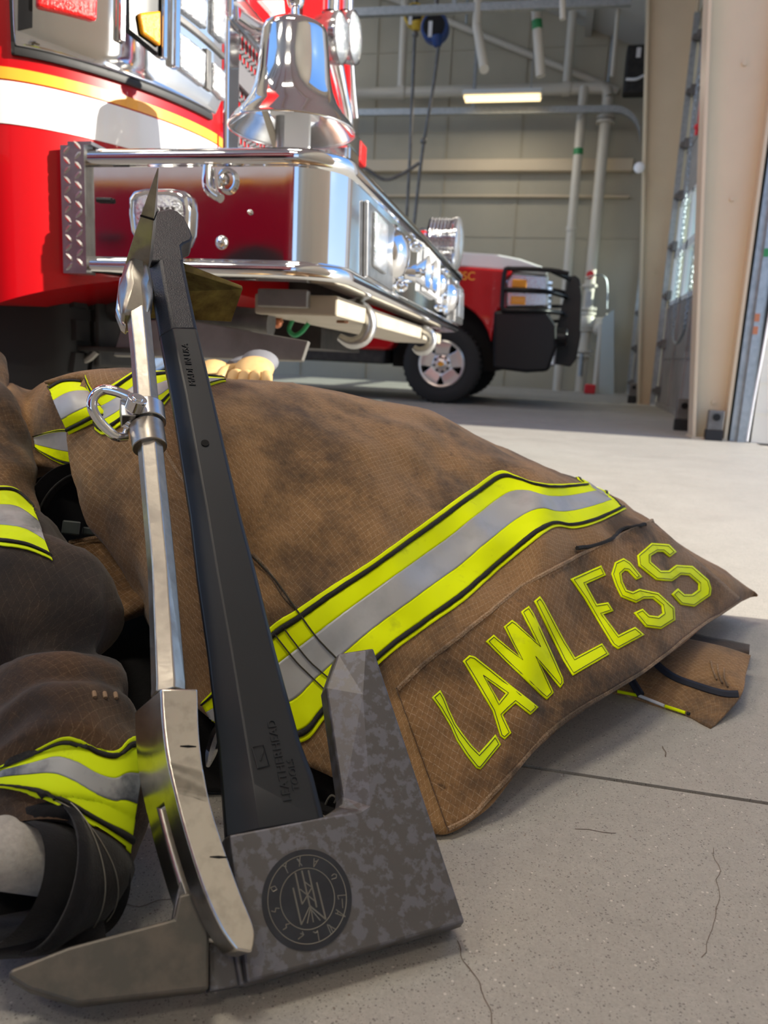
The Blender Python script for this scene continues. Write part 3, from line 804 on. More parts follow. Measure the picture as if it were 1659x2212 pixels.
# fork: two curved tines growing out of one shoulder
DW = (-TN * .93 - TW * .36).normalized()
fl = [(348, 1487), (352, 1560), (362, 1640), (380, 1720), (404, 1810), (440, 1920), (478, 2004), (512, 2052)]
fr = [(428, 1487), (431, 1580), (440, 1660), (456, 1740), (484, 1830), (520, 1930), (550, 2008), (545, 2058)]
NF = .027
def tine(d0, d1, i0, i1, taper=1.0):
    rs = []
    for i in range(i0, i1):
        a = F(*TP(*fl[i], NF), NF); b = F(*TP(*fr[i], NF), NF); k = 1.0
        rs.append([a + DW * d0, b + DW * d0, b + DW * lerp(d0, d1, 1.0), a + DW * lerp(d0, d1, 1.0)])
    # smooth along path
    out = [resample([r[c] for r in rs], 26) for c in range(4)]
    return [[out[c][k] for c in range(4)] for k in range(26)]
bm = B(); rings(bm, tine(0, .021, 2, 8)); fa = obj('fork_tine', bm, MT['steelb'], hal, smooth=True, ang=30, bevel=.0025, seg=3)
bm = B(); rings(bm, tine(.031, .052, 2, 8)[:22]); obj('fork_tine', bm, MT['steelb'], hal, smooth=True, ang=30, bevel=.0025, seg=3)
bm = B(); rings(bm, tine(0, .052, 0, 4)); obj('fork_shoulder', bm, MT['steelb'], hal, smooth=True, ang=30, bevel=.002, seg=3)
bm = B()
for y, xa, xb in ((1612, 389, 424), (1851, 453, 492)):
    a = F(*TP(xa, y, NF), NF + .0004); b = F(*TP(xb, y + 1, NF), NF + .0004); tube(bm, [a, lerp(a, b, .5), b], [.0004, .0010, .0004], seg=6)
obj('gauge_mark', bm, MT['hole'], hal)
# head block, spike, adze
hc = [C(272, 575), C(322, 590), C(330, 650), C(318, 690), C(262, 690), C(254, 640)]
bm = B(); loft(bm, [(hc, -.012), (hc, .020), ([(lerp(a, -.017, .45), lerp(h, .74, .45)) for a, h in hc], .034)])
obj('head_block', bm, MT['steel'], hal, smooth=True, ang=40, bevel=.004, seg=2)
hb = [C(258, 590), C(270, 585), C(268, 650), C(275, 700), C(262, 690), C(250, 660)]
bm = B(); loft(bm, [(hb, -.01), (hb, .006)]); obj('weld_lump', bm, MT['steelb'], hal, bevel=.003)
bm = B(); rs = []
tip = F(-.004, .746, .150); base = F(-.0165, .752, .018)
for k in range(9):
    t = k / 8; c = lerp(base, tip, t); r_ = lerp(.0185, .0008, t ** 1.25)
    rs.append([c + (TW * cos(q) * 1.0 + TH_ * sin(q) * 1.05) * r_ for q in [radians(45 + 90 * j - 18) for j in range(4)]])
rings(bm, rs); obj('spike', bm, MT['steel'], hal, smooth=False, bevel=.0016)
bm = B(); c = lerp(base, tip, .55)
r1 = lerp(.0185, .0008, .55 ** 1.25) * 1.03; ringp = [c + (TW * cos(q) + TH_ * sin(q) * 1.05) * r1 for q in [radians(45 + 90 * j - 18) for j in range(4)]]
tube(bm, [ringp[2], ringp[3]], .0012, seg=6); tube(bm, [ringp[3], ringp[0]], .0008, seg=6); obj('gauge_mark', bm, MT['hole'], hal)
# adze: a thick plate running to the right behind the handle
def ctr(px, py, k): return F(*TP(px, py, k), k)
c2 = ctr(525, 624, -.034); c3 = ctr(500, 696, -.092); cs = F(-.022, .728, -.006); ce = F(-.020, .728, -.046)
c1 = ctr(398, 584, -.033); c4_ = ctr(402, 690, -.088)
topf = [cs, c1, c2, c3, c4_, ce]; up_ = TH_ * .013
bm = B(); rings(bm, [topf, [p + up_ * (.5 if i in (2, 3) else 1.2) for i, p in enumerate(topf)]])
obj('adze', bm, MT['adze'], hal, smooth=True, ang=50, bevel=.0012)
# clamp with shackle, and the wrapped collar
bm = B(); a = C(300, 968); b = C(300, 918); ax0 = (C(298, 965)[0] + C(348, 958)[0]) / 2
cyl(bm, F(ax0, C(320, 968)[1], NB), F(ax0 - .001, C(320, 920)[1], NB), .0172, .0172, seg=28); obj('collar', bm, MT['steel'], hal, bevel=.001)
bm = B(); hcl = C(310, 897)[1]; axc = (C(293, 897)[0] + C(343, 897)[0]) / 2
cyl(bm, F(axc, hcl - .011, NB), F(axc, hcl + .011, NB), .0182, seg=28)
box(bm, F(axc - .020, hcl - .003, NB + .006), (.014, .022, .02), Matrix((TW, TH_, TN)).transposed())
obj('clamp', bm, MT['chrome_dull'], hal, bevel=.001)
sh = [(300, 868), (275, 855), (248, 845), (222, 842), (203, 856), (199, 880), (212, 906), (232, 928), (252, 943), (272, 944)]
kk = [.030, .030, .030, .028, .024, .018, .010, .004, 0, -.004]
bm = B(); tube(bm, [F(*TP(*p, k), k) for p, k in zip(sh, kk)], .0052, seg=12, smooth=5)
sk = obj('shackle', bm, MT['chrome'], hal)
bm = B(); pa = F(*TP(292, 876, .030), .030); pb = F(*TP(270, 938, -.004), -.004); dr = (pa - pb).normalized()
cyl(bm, pa - dr * .004, pa + dr * .009, .0098, seg=20); cyl(bm, pa + dr * .009, pa + dr * .0105, .0055, seg=16); cyl(bm, pb, pa, .0036, seg=12)
for t in (.28, .42, .80): cyl(bm, lerp(pb, pa, t), lerp(pb, pa, t + .12), .0078, seg=6)
obj('pin', bm, MT['chrome'], sk, bevel=.0006)
# ================================================================== THE TURNOUT COAT
coat = thing('turnout_coat', (.0, 1.05, 0), 'tan firefighter turnout coat with lime and silver stripes heaped on the floor under the tools', 'coat')

def wob(p, amp, sc, seed=0):
    return noise.noise(p * sc + V((seed * 3.1, seed * 1.7, seed * 5.3))) * amp

def orient(bm):
    bm.normal_update()
    sc = sum((1 if f.normal.dot((CAM - f.calc_center_median()).normalized() + V((0, 0, 1.2))) > 0 else -1) * f.calc_area() for f in bm.faces)
    if sc < 0: bmesh.ops.reverse_faces(bm, faces=bm.faces); bm.normal_update()
    return bm
def bvh_of(bm):
    orient(bm); return BVHTree.FromBMesh(bm)

def orient_grid(P):
    bm = B(); grid(bm, P); return orient(bm)

class Surf:
    def __init__(s, bm): s.t = bvh_of(bm)
    def hit(s, px, py, off):
        d = ray(px, py); h = s.t.ray_cast(CAM, d)
        if h[0] is None:
            for k in range(1, 60):       # slipped past the edge: take the nearest point of the cloth
                pass
            q = s.t.find_nearest(CAM + d * 1.0)
            best = None
            for k in range(40):
                p = CAM + d * (.5 + .03 * k); n = s.t.find_nearest(p)
                if best is None or n[3] < best[1][3]: best = (p, n)
            loc, nn = best[1][0], best[1][1]
        else: loc, nn = h[0], h[1]
        if nn.dot(d) > 0: nn = -nn
        return loc + nn * off

def body_bm():
    T = [(96, 822, .95), (150, 806, .96), (205, 799, .965), (280, 798, .97), (440, 818, 1.0), (560, 826, 1.06), (680, 838, 1.12), (800, 862, 1.19), (920, 890, 1.26), (1000, 925, 1.30),
         (1100, 975, 1.35), (1200, 1020, 1.39), (1270, 1047, 1.42), (1340, 1085, 1.45), (1400, 1125, 1.47), (1480, 1178, 1.49), (1560, 1237, 1.51), (1622, 1287, 1.53)]
    Bz = [(252, 1180, .15), (285, 1265, .135), (318, 1345, .12), (372, 1440, .10), (432, 1535, .085), (560, 1610, .065), (690, 1665, .045), (800, 1722, .03), (890, 1775, .016), (960, 1802, .006),
          (1030, 1765, .012), (1085, 1710, .03), (1150, 1628, .048), (1235, 1553, .066), (1375, 1463, .076), (1470, 1395, .074), (1555, 1325, .066), (1626, 1288, .054)]
    NS, NT = 120, 70
    Tp = resample([at(a, b, y=y) for a, b, y in T], NS); Bp = resample([at(a, b, z=z) for a, b, z in Bz], NS)
    P = []
    for i in range(NS):
        s = i / (NS - 1); t_, b_ = Tp[i], Bp[i]
        sl = b_ - t_
        side = (Bp[min(i + 1, NS - 1)] - Bp[max(i - 1, 0)] + Tp[min(i + 1, NS - 1)] - Tp[max(i - 1, 0)]).normalized()
        nrm = side.cross(sl).normalized() * 1
        if nrm.z < 0: nrm = -nrm
        f = min(1, (1 - s) * 3.2) ; f = f * f * (3 - 2 * f); g = max(0, min(1, (.32 - s) / .10))
        k0 = t_ + V((-.03, (.60 + .20 * g) * f + .03, 0)); k0.z = .03 if f > .1 else t_.z * .3
        k1 = t_ + V((-.02, (.46 + .20 * g) * f + .02, 0)); k1.z = t_.z * lerp(.58, .84, g)
        k2 = t_ + V((-.01, (.17 + .08 * g) * f + .012, 0)); k2.z = t_.z * lerp(.92, .96, g) - .006
        bl = .052 * f + .012
        K = [k0, k1, k2, t_] + [lerp(t_, b_, u) + nrm * bl * g for u, g in ((.22, .85), (.48, 1.0), (.75, .55))] + [b_]
        row = resample(K, NT)
        for j in range(NT):
            p = row[j]; t = j / (NT - 1)
            edge = min(1, (1 - t) * 9) * min(1, s * 14) * min(1, (1 - s) * 10)
            ridge = min(1, abs(t - 3 / 7) * 9)
            d = wob(p, .016, 7, 1) + wob(p, .009, 17, 2) + wob(p, .0022, 45, 3)
            # folds running down from the ridge
            d += .006 * sin(s * 34 + 2.2 * noise.noise(p * 4)) * (1 - abs(t - .65))
            # crease where the trim bends over
            d += .020 * math.exp(-((s - .60 - .10 * (t - .6)) / .035) ** 2) * min(1, max(0, (t - .45) * 6)) * min(1, max(0, (.9 - t) * 6))
            row[j] = p + nrm * d * edge * (.25 + .75 * ridge)
        P.append(row)
    bm = B(); grid(bm, P); return bm, P

bb, BP = body_bm()
body_s = Surf(bb)
obj('coat_body', bb, MT['tan'], coat, ang=80, solid=.004)

def band(name, surf, cols, mats, parent, off=.0022, fr=(0, .05, .10, .30, .64, .90, .955, 1.0), nc=70, cordoff=.0016):
    """a trim strip lying on the cloth: cols = ((top px),(bottom px)) list"""
    tops = resample([V((a[0], a[1], 0)) for a, b in cols], nc); bots = resample([V((b[0], b[1], 0)) for a, b in cols], nc)
    lime, cord, silver = mats
    segs = [(0, 1, lime, 0), (1, 2, cord, cordoff), (2, 3, lime, 0), (3, 4, silver, .0004), (4, 5, lime, 0), (5, 6, cord, cordoff), (6, 7, lime, 0)]
    root = None
    acc = {}
    for a, b, m, extra in segs:
        n = max(2, int((fr[b] - fr[a]) * 40) + 1)
        P = []
        for i in range(nc):
            row = []
            for j in range(n + 1):
                u = lerp(fr[a], fr[b], j / n); q = lerp(tops[i], bots[i], u)
                row.append(surf.hit(q.x, q.y, off + extra + (.0012 if m is cord and 0 < j < n else 0)))
            P.append(row)
        acc.setdefault(m.name, [m, []])[1].append(P)
    names = {lime.name: 'reflective_trim', cord.name: 'trim_edging', silver.name: 'silver_strip'}
    # lime base carries the silver strip and the edging as sub-parts
    bm = B()
    for P in acc[lime.name][1]: grid(bm, P)
    orient(bm)
    root = obj('reflective_trim', bm, lime, parent, ang=80, solid=.0012)
    bm = B()
    for P in acc[silver.name][1]: grid(bm, P)
    orient(bm)
    obj('silver_strip', bm, silver, root, ang=80, solid=.0012)
    for P in acc[cord.name][1]:
        bm = orient_grid(P); obj('trim_edging', bm, cord, root, ang=80, solid=.0012)
    return root

TR = (MT['lime'], MT['cord'], MT['silver']); TRD = (MT['limeD'], MT['cord'], MT['silverD'])
main_cols = [((436, 1519), (474, 1586)), ((500, 1450), (560, 1604)), ((583, 1356), (655, 1603)), ((640, 1318), (705, 1550)), ((720, 1265), (780, 1472)), ((800, 1213), (850, 1408)), ((880, 1155), (930, 1350)),
             ((960, 1098), (1005, 1297)), ((1020, 1055), (1075, 1233)), ((1075, 1019), (1140, 1181)), ((1112, 1028), (1195, 1141)), ((1150, 1042), (1240, 1143)), ((1200, 1047), (1285, 1132)), ((1262, 1045), (1352, 1101))]
tm = band('front', body_s, main_cols, TR, coat, nc=110)
def near_ij(p):
    return min(((BP[i][j] - p).length, i, j) for i in range(len(BP)) for j in range(20, 45))[1:]
i0, j0 = near_ij(body_s.hit(1260, 1046, 0)); i1, j1 = near_ij(body_s.hit(1348, 1103, 0))
def back_piece(u0, u1, off, m, name, par):
    P = []
    for k in range(26):
        row = []
        for q in range(7):
            u = lerp(u0, u1, q / 6); jj = lerp(lerp(j0, j1, u) - 1.2, 6, k / 25); ii = lerp(i0, i1, u); a = int(ii); b = min(int(jj), len(BP[0]) - 2)
            p = lerp(lerp(BP[a][b], BP[a + 1][b], ii - a), lerp(BP[a][b + 1], BP[a + 1][b + 1], ii - a), jj - b)
            loc, nn, _, _ = body_s.t.find_nearest(p); row.append(loc + nn * off)
        P.append(row)
    bm = B(); grid(bm, P); bm.normal_update()
    if sum(f.normal.y + f.normal.z for f in bm.faces) < 0: bmesh.ops.reverse_faces(bm, faces=bm.faces)
    return obj(name, bm, m, par, ang=80, solid=.0012)
bk_ = back_piece(0, 1, .0022, MT['lime'], 'reflective_trim', coat); back_piece(.30, .64, .0026, MT['silver'], 'silver_strip', bk_); back_piece(.05, .10, .0038, MT['cord'], 'trim_edging', bk_); back_piece(.90, .955, .0038, MT['cord'], 'trim_edging', bk_)

def ptube(name, surf, px, r, m, parent, off=.0, n=6):
    pts = smoothpath([V((a, b, 0)) for a, b in px], n); bm = B()
    tube(bm, [surf.hit(p.x, p.y, off) for p in pts], r, seg=6); return obj(name, bm, m, parent)
# seam stitching across the trim and the panel behind it
ptube('stitching', body_s, [(542, 1200), (590, 1250), (640, 1320), (690, 1385), (735, 1430)], .0009, MT['thread'], coat, .0042)
ptube('stitching', body_s, [(590, 1365), (640, 1430), (700, 1490), (728, 1520)], .0008, MT['thread'], coat, .0042)
ptube('stitching', body_s, [(615, 1360), (665, 1425), (720, 1475)], .0008, MT['thread'], coat, .0042)
ptube('seam', body_s, [(545, 1198), (580, 1235), (615, 1290), (640, 1315)], .0022, MT['tan2'], coat, .0006)
ptube('seam', body_s, [(352, 965), (385, 1020), (420, 1065)], .0022, MT['tan'], coat, .0006)
# name panel: a second layer of cloth sewn along the hem
ptop = [(858, 1492), (905, 1445), (960, 1402), (1030, 1345), (1110, 1285), (1190, 1232), (1260, 1195), (1330, 1165), (1405, 1128)]
pbot = [(966, 1792), (1018, 1762), (1075, 1706), (1148, 1620), (1230, 1547), (1320, 1490), (1400, 1440), (1490, 1368), (1598, 1294)]
def patch(surf, tops, bots, n1, n2, off):
    t_ = resample([V((a, b, 0)) for a, b in tops], n1); b_ = resample([V((a, b, 0)) for a, b in bots], n1)
    P = []
    for i in range(n1):
        P.append([surf.hit(*lerp(t_[i], b_[i], j / n2).xy, off + (.003 if j == 0 else 0)) for j in range(n2 + 1)])
    bm = B(); grid(bm, P); return orient(bm)
pb_ = patch(body_s, ptop, pbot, 80, 30, .0040)
panel_s = Surf(pb_)
np_ = obj('name_panel', pb_, MT['tan2'], coat, ang=80, solid=.0035)
ptube('seam', body_s, ptop, .0030, MT['tan2'], coat, .0045)
ptube('seam_gap_shade', body_s, [(1240, 1188), (1290, 1180), (1322, 1165), (1340, 1150), (1370, 1143), (1388, 1137)], .0032, MT['cord'], coat, .0055)  # black tube laid in for the shade of the gap at the panel edge
ptube('hem', body_s, pbot, .0028, MT['tan2'], coat, .003)
# sewn letters
def z1(l): return [(920 + a / 5.184, 1280 + b / 5.184) for a, b in l]
def z2(l): return [(1140 + a / 3.95, 1160 + b / 3.95) for a, b in l]
LET = [
 (z1([(62, 1178), (155, 1095), (205, 1185), (255, 1310), (330, 1470), (420, 1600), (510, 1720), (588, 1800), (775, 1590), (840, 1705), (605, 1985), (560, 1970), (450, 1830), (340, 1660), (270, 1500), (150, 1300)]), None),
 (z1([(408, 770), (480, 705), (540, 720), (1250, 1285), (1160, 1372), (1000, 1245), (860, 1375), (955, 1575), (880, 1650), (830, 1610), (740, 1330), (550, 1010)]), z1([(665, 968), (890, 1135), (815, 1225)])),
 (z1([(665, 550), (755, 475), (800, 515), (1050, 722), (868, 385), (960, 312), (1010, 345), (1243, 572), (1062, 222), (1148, 155), (1200, 240), (1530, 960), (1538, 1015), (1500, 1075), (1430, 990), (1243, 757), (1428, 1125), (1345, 1203), (1270, 1140), (820, 705)]), None),
 (z2([(50, 550), (98, 508), (135, 560), (230, 740), (310, 890), (400, 1035), (630, 912), (692, 1005), (380, 1188), (300, 1060), (180, 820)]), None),
 (z2([(360, 360), (622, 245), (665, 330), (492, 405), (585, 575), (680, 560), (728, 635), (640, 665), (770, 840), (910, 770), (990, 835), (765, 962), (720, 930), (580, 700), (480, 530)]), None),
 (z2([(710, 320), (740, 220), (812, 185), (870, 220), (972, 345), (920, 370), (850, 295), (825, 290), (795, 320), (805, 385), (840, 455), (890, 470), (945, 445), (1110, 480), (1245, 605), (1252, 710), (1130, 787), (1000, 770), (900, 650), (975, 615), (1030, 670), (1105, 680), (1145, 650), (1135, 590), (1060, 530), (985, 530), (920, 565), (790, 515), (745, 420)]), None),
 (z2([(930, 160), (1050, 55), (1200, 65), (1265, 130), (1205, 175), (1150, 130), (1100, 130), (1045, 165), (1045, 215), (1130, 290), (1195, 290), (1260, 240), (1400, 250), (1540, 370), (1562, 440), (1555, 500), (1415, 597), (1300, 580), (1220, 490), (1275, 440), (1330, 490), (1395, 490), (1450, 450), (1450, 400), (1370, 330), (1300, 325), (1225, 380), (1090, 370), (940, 250)]), None)]
def inset(poly, d):
    n = len(poly); area = sum(poly[i][0] * poly[(i + 1) % n][1] - poly[(i + 1) % n][0] * poly[i][1] for i in range(n)); sg = 1 if area > 0 else -1
    out = []
    for i in range(n):
        p0, p1, p2 = V(poly[i - 1]), V(poly[i]), V(poly[(i + 1) % n]); e1 = (p1 - p0).normalized(); e2 = (p2 - p1).normalized()
        n1 = V((-e1.y, e1.x)) * sg; n2 = V((-e2.y, e2.x)) * sg; b = (n1 + n2)
        b = b.normalized() if b.length > 1e-6 else n1
        out.append(p1 + b * d / max(.45, b.dot(n1)))
    return out
for li, (pol, hole) in enumerate(LET):
    bm = B(); vs = [bm.verts.new((a, b, 0)) for a, b in pol]; es = [bm.edges.new((vs[i], vs[(i + 1) % len(vs)])) for i in range(len(vs))]
    if hole:
        hv = [bm.verts.new((a, b, 0)) for a, b in hole]; es += [bm.edges.new((hv[i], hv[(i + 1) % len(hv)])) for i in range(len(hv))]
    bmesh.ops.triangle_fill(bm, use_beauty=True, edges=es)
    for _ in range(3):
        lg = [e for e in bm.edges if e.calc_length() > 9]
        if lg: bmesh.ops.subdivide_edges(bm, edges=lg, cuts=1); bmesh.ops.triangulate(bm, faces=bm.faces)
    for v in bm.verts: v.co = panel_s.hit(v.co.x, v.co.y, .0016)
    bm.normal_update()
    for f in bm.faces:
        if f.normal.dot(f.calc_center_median() - CAM) > 0: f.normal_flip()
    lo = obj('sewn_letter', bm, MT['limeD'] if li == 0 else MT['lime'], coat, smooth=True, ang=80, solid=.0012)
    for pl, dd in ((pol, 4.2), (hole, -4.2)):
        if not pl: continue
        q = inset(pl, dd); q.append(q[0]); pts = []
        for a, b in zip(q[:-1], q[1:]):
            for k in range(4): pts.append(lerp(a, b, k / 4))
        pts.append(q[-1])
        bm = B(); tube(bm, [panel_s.hit(p.x, p.y, .0019) for p in pts], .00045, seg=5); obj('stitching', bm, MT['thread'], lo)

# ---- shoulder roll and collar stripes at the left end of the heap
def gridsurf(rows, n1, n2, amp=.004, sc=14, seed=0):
    R_ = [[at(a, b, y=y) for a, b, y in r] for r in rows]
    rr = [resample(r, n1) for r in R_]
    P = []
    for i in range(n1):
        col = resample([r[i] for r in rr], n2)
        P.append([p + V((wob(p, amp, sc, seed), wob(p, amp, sc, seed + 1), wob(p, amp, sc, seed + 2))) * min(1, 4 * i / n1 + .2, 4 * (n1 - 1 - i) / n1 + .2) for p in col])
    bm = B(); grid(bm, P); return orient(bm)
sh = gridsurf([[(-120, 900, 1.2), (0, 880, 1.2), (60, 860, 1.2), (120, 850, 1.2), (200, 860, 1.2)],
               [(-120, 862, 1.08), (-20, 850, 1.08), (20, 828, 1.06), (60, 848, 1.08), (115, 815, 1.03), (200, 801, 1.0)],
               [(-120, 900, 1.0), (-30, 890, .99), (20, 880, .97), (60, 920, 1.0), (110, 890, .97), (200, 880, .95)],
               [(-120, 960, .96), (-30, 960, .95), (20, 950, .94), (75, 968, .965), (140, 935, .95), (200, 930, .94)],
               [(-120, 1030, .94), (-30, 1030, .93), (20, 1030, .92), (80, 1010, .95), (160, 1012, .945), (215, 1000, .94)],
               [(-120, 1060, .98), (-30, 1060, .98), (30, 1060, .98), (90, 1030, .99), (165, 1030, .99), (220, 1020, .99)]], 60, 40, .006, 13, 4)
sh_s = Surf(sh); obj('shoulder_fold', sh, MT['tan'], coat, ang=80, solid=.004)
# three short lengths of the yoke stripe
FR3 = (0, .07, .14, .36, .68, .86, .93, 1.0)
band('yoke', body_s, [((285, 806), (300, 888)), ((330, 804), (345, 884)), ((362, 804), (372, 858)), ((400, 806), (408, 850)), ((458, 815), (470, 830)), ((484, 820), (488, 826))], TR, coat, fr=FR3, nc=40)
band('yoke', body_s, [((185, 812), (208, 930)), ((205, 845), (228, 940)), ((235, 838), (262, 920)), ((285, 808), (300, 888))], TR, coat, fr=FR3, nc=30, off=.003)
cr_ = gridsurf([[(98, 832, .985), (130, 816, .985), (172, 816, .985)], [(108, 846, .93), (150, 838, .925), (192, 842, .93)], [(128, 896, .895), (170, 884, .89), (222, 880, .90)],
                [(150, 940, .895), (190, 925, .89), (246, 914, .90)], [(166, 990, .905), (210, 982, .905), (268, 965, .92)], [(180, 1030, .94), (225, 1025, .94), (285, 1010, .95)]], 40, 30, .003, 18, 60)
cr_s = Surf(cr_); obj('collar_roll', cr_, MT['tan'], coat, ang=80, solid=.004)
band('collar', cr_s, [((104, 838), (152, 938)), ((128, 824), (180, 924)), ((148, 822), (210, 910)), ((168, 824), (240, 906))], TR, coat, fr=(0, .04, .08, .30, .68, .86, .93, 1.0), nc=40, off=.003)
band('collar', sh_s, [((76, 945), (78, 972)), ((100, 935), (100, 985)), ((130, 928), (130, 1000)), ((152, 928), (160, 1008))], TR, coat, fr=(0, .03, .06, .08, .62, .90, .95, 1), nc=30, off=.003)

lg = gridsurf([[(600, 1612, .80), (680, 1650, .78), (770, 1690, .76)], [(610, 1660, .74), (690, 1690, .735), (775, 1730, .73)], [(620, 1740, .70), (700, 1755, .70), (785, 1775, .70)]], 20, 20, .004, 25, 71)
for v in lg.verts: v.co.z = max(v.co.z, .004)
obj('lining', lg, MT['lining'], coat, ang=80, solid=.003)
bm = B(); tube(bm, [at(a, b, y=.66) for a, b in ((478, 1562), (466, 1590), (456, 1625), (449, 1655))], [.004, .006, .006, .002], seg=8, smooth=4); obj('metal_clasp', bm, MT['chrome'], coat)
bm = B(); tube(bm, [at(a, b, y=.71) for a, b in ((700, 1752), (706, 1730), (716, 1718), (726, 1724), (722, 1734))], .0012, seg=6, smooth=4); obj('loose_thread', bm, MT['etch'], coat)
# ---- the dark inside of the coat, seen between the sleeve and the front edge
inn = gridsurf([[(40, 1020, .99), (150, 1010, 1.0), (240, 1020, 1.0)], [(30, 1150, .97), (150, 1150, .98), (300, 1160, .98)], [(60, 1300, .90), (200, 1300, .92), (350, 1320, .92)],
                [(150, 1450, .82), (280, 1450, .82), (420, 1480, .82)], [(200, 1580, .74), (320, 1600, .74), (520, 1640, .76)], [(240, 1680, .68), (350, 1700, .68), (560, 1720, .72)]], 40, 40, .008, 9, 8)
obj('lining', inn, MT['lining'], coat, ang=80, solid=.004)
bm = B(); pc = smoothpath([V(p) for p in ((75, 1215, .86), (62, 1130, .885), (85, 1065, .90), (130, 1022, .915), (190, 1005, .925))], 8)
rs = []
for i, p in enumerate(pc):
    a = at(p.x - 14, p.y - 10, y=p.z); b = at(p.x + 26, p.y + 16, y=p.z + .02); n = (a - CAM).normalized(); rs.append([a, b, b + n * .005, a + n * .005])
rings(bm, rs); st_ = obj('lining_strap', bm, MT['cuff'], coat, bevel=.001)
bm = B(); tube(bm, [at(p.x + 14, p.y + 9, y=p.z + .005) for p in pc], .0016, seg=6); obj('piping', bm, MT['cord'], st_)
def bar(px0, px1, y, wpx, th, m, name):
    a = at(*px0, y=y); b = at(*px1, y=y); d = (b - a).normalized(); n = (a - CAM).normalized(); s = d.cross(n).normalized(); w_ = wpx * depth_scale(a)
    bm = B(); rings(bm, [[a - s * w_ / 2, a + s * w_ / 2, a + s * w_ / 2 - n * th, a - s * w_ / 2 - n * th], [b - s * w_ / 2, b + s * w_ / 2, b + s * w_ / 2 - n * th, b - s * w_ / 2 - n * th]])
    return obj(name, bm, m, coat, smooth=False, bevel=.002)
bk = mat('dark_plastic_buckle', (.035, .045, .045), .45)
bar((134, 1138), (173, 1142), .895, 30, .01, bk, 'buckle'); bar((178, 1146), (222, 1150), .90, 17, .006, bk, 'buckle_tongue')
pk = gridsurf([[(148, 1178, .90), (220, 1165, .905), (300, 1158, .91)], [(150, 1230, .86), (220, 1240, .87), (310, 1250, .88)], [(165, 1340, .81), (240, 1335, .825), (320, 1300, .84)], [(180, 1365, .82), (240, 1350, .84), (330, 1320, .86)]], 24, 20, .003, 14, 12)
obj('inner_pocket', pk, MT['tan2'], coat, ang=80, solid=.004)
bar((148, 1172), (222, 1158), .898, 8, .004, MT['tan2'], 'pocket_edge')

# ---- sleeve at the left, bent and ending in a black cuff
SC = [(-40, 800, 50, 1.06), (-30, 900, 70, .99), (-25, 1000, 85, .92), (-40, 1110, 110, .855), (-30, 1230, 160, .79), (20, 1340, 190, .725), (95, 1450, 175, .665), (120, 1560, 172, .61), (146, 1660, 180, .565), (150, 1740, 176, .53), (136, 1815, 166, .505), (120, 1870, 156, .485)]
def sleeve():
    cs = [at(a, b, y=y) for a, b, r_, y in SC]; rads = [r_ * depth_scale(c) for c, (_, _, r_, _) in zip(cs, SC)]
    n = 90; cs = resample(cs, n); rd = [v.x for v in resample([V((q, 0, 0)) for q in rads], n)]
    NSEG = 64; P = []
    u = V((1, 0, 0))
    for i in range(n):
        t = (cs[min(i + 1, n - 1)] - cs[max(i - 1, 0)]).normalized(); u = (u - t * u.dot(t)).normalized(); v = t.cross(u); row = []
        s = i / (n - 1)
        for k in range(NSEG + 1):
            a = 2 * pi * k / NSEG; p = cs[i] + (u * cos(a) + v * sin(a)) * rd[i]
            dr = wob(p, .018, 9, 21) + wob(p, .010, 20, 22) + wob(p, .003, 50, 23)
            # elbow folds
            dr -= .024 * math.exp(-((s - .54 - .05 * sin(a + .6)) / .022) ** 2)
            dr += .018 * math.exp(-((s - .46 - .05 * sin(a + .6)) / .05) ** 2)
            dr -= .010 * math.exp(-((s - .68) / .02) ** 2) * (.5 + .5 * sin(a + 1))
            q = cs[i] + (u * cos(a) + v * sin(a)) * (rd[i] + dr * (.3 if s > .82 else 1))
            if q.z < .004: q.z = .004
            row.append(q)
        P.append(row)
    return P, cs, rd
SP, scs, srd = sleeve()
bm = B(); n_ = len(SP); grid(bm, SP, mf=lambda i, j: 0 if i < .30 * n_ else (1 if i < .62 * n_ else 2))
sl_s = Surf(bm); slv = obj('sleeve', bm, [MT['tan2'], MT['soot'], MT['soot2']], coat, ang=80)
band('sleeve_upper', sl_s, [((-60, 1062), (-60, 1178)), ((0, 1053), (0, 1182)), ((32, 1058), (55, 1190)), ((58, 1082), (98, 1206)), ((66, 1092), (112, 1214))], TRD, slv and coat, fr=(0, .04, .08, .32, .66, .90, .95, 1), nc=40, off=.003)
band('sleeve_lower', sl_s, [((-60, 1690), (-60, 1702)), ((0, 1654), (0, 1702)), ((70, 1622), (60, 1714)), ((132, 1592), (105, 1732)), ((170, 1596), (150, 1756)), ((212, 1618), (195, 1785)), ((248, 1622), (232, 1808)), ((280, 1596), (256, 1826)), ((312, 1592), (276, 1842))], TRD, coat, fr=(0, .05, .11, .33, .58, .86, .93, 1), nc=60, off=.003)
# bar-tack patch threads at the elbow
for k in range(3):
    bm = B(); a = sl_s.hit(201 + 23 * k, 1496 + k * 1, .001); b = sl_s.hit(203 + 23 * k, 1508 + k * 1, .001); tube(bm, [a, lerp(a, b, .5), b], [.0018, .0022, .0018], seg=8); obj('bar_tack', bm, mat('faded_tack', (.30, .20, .12), .8), coat)
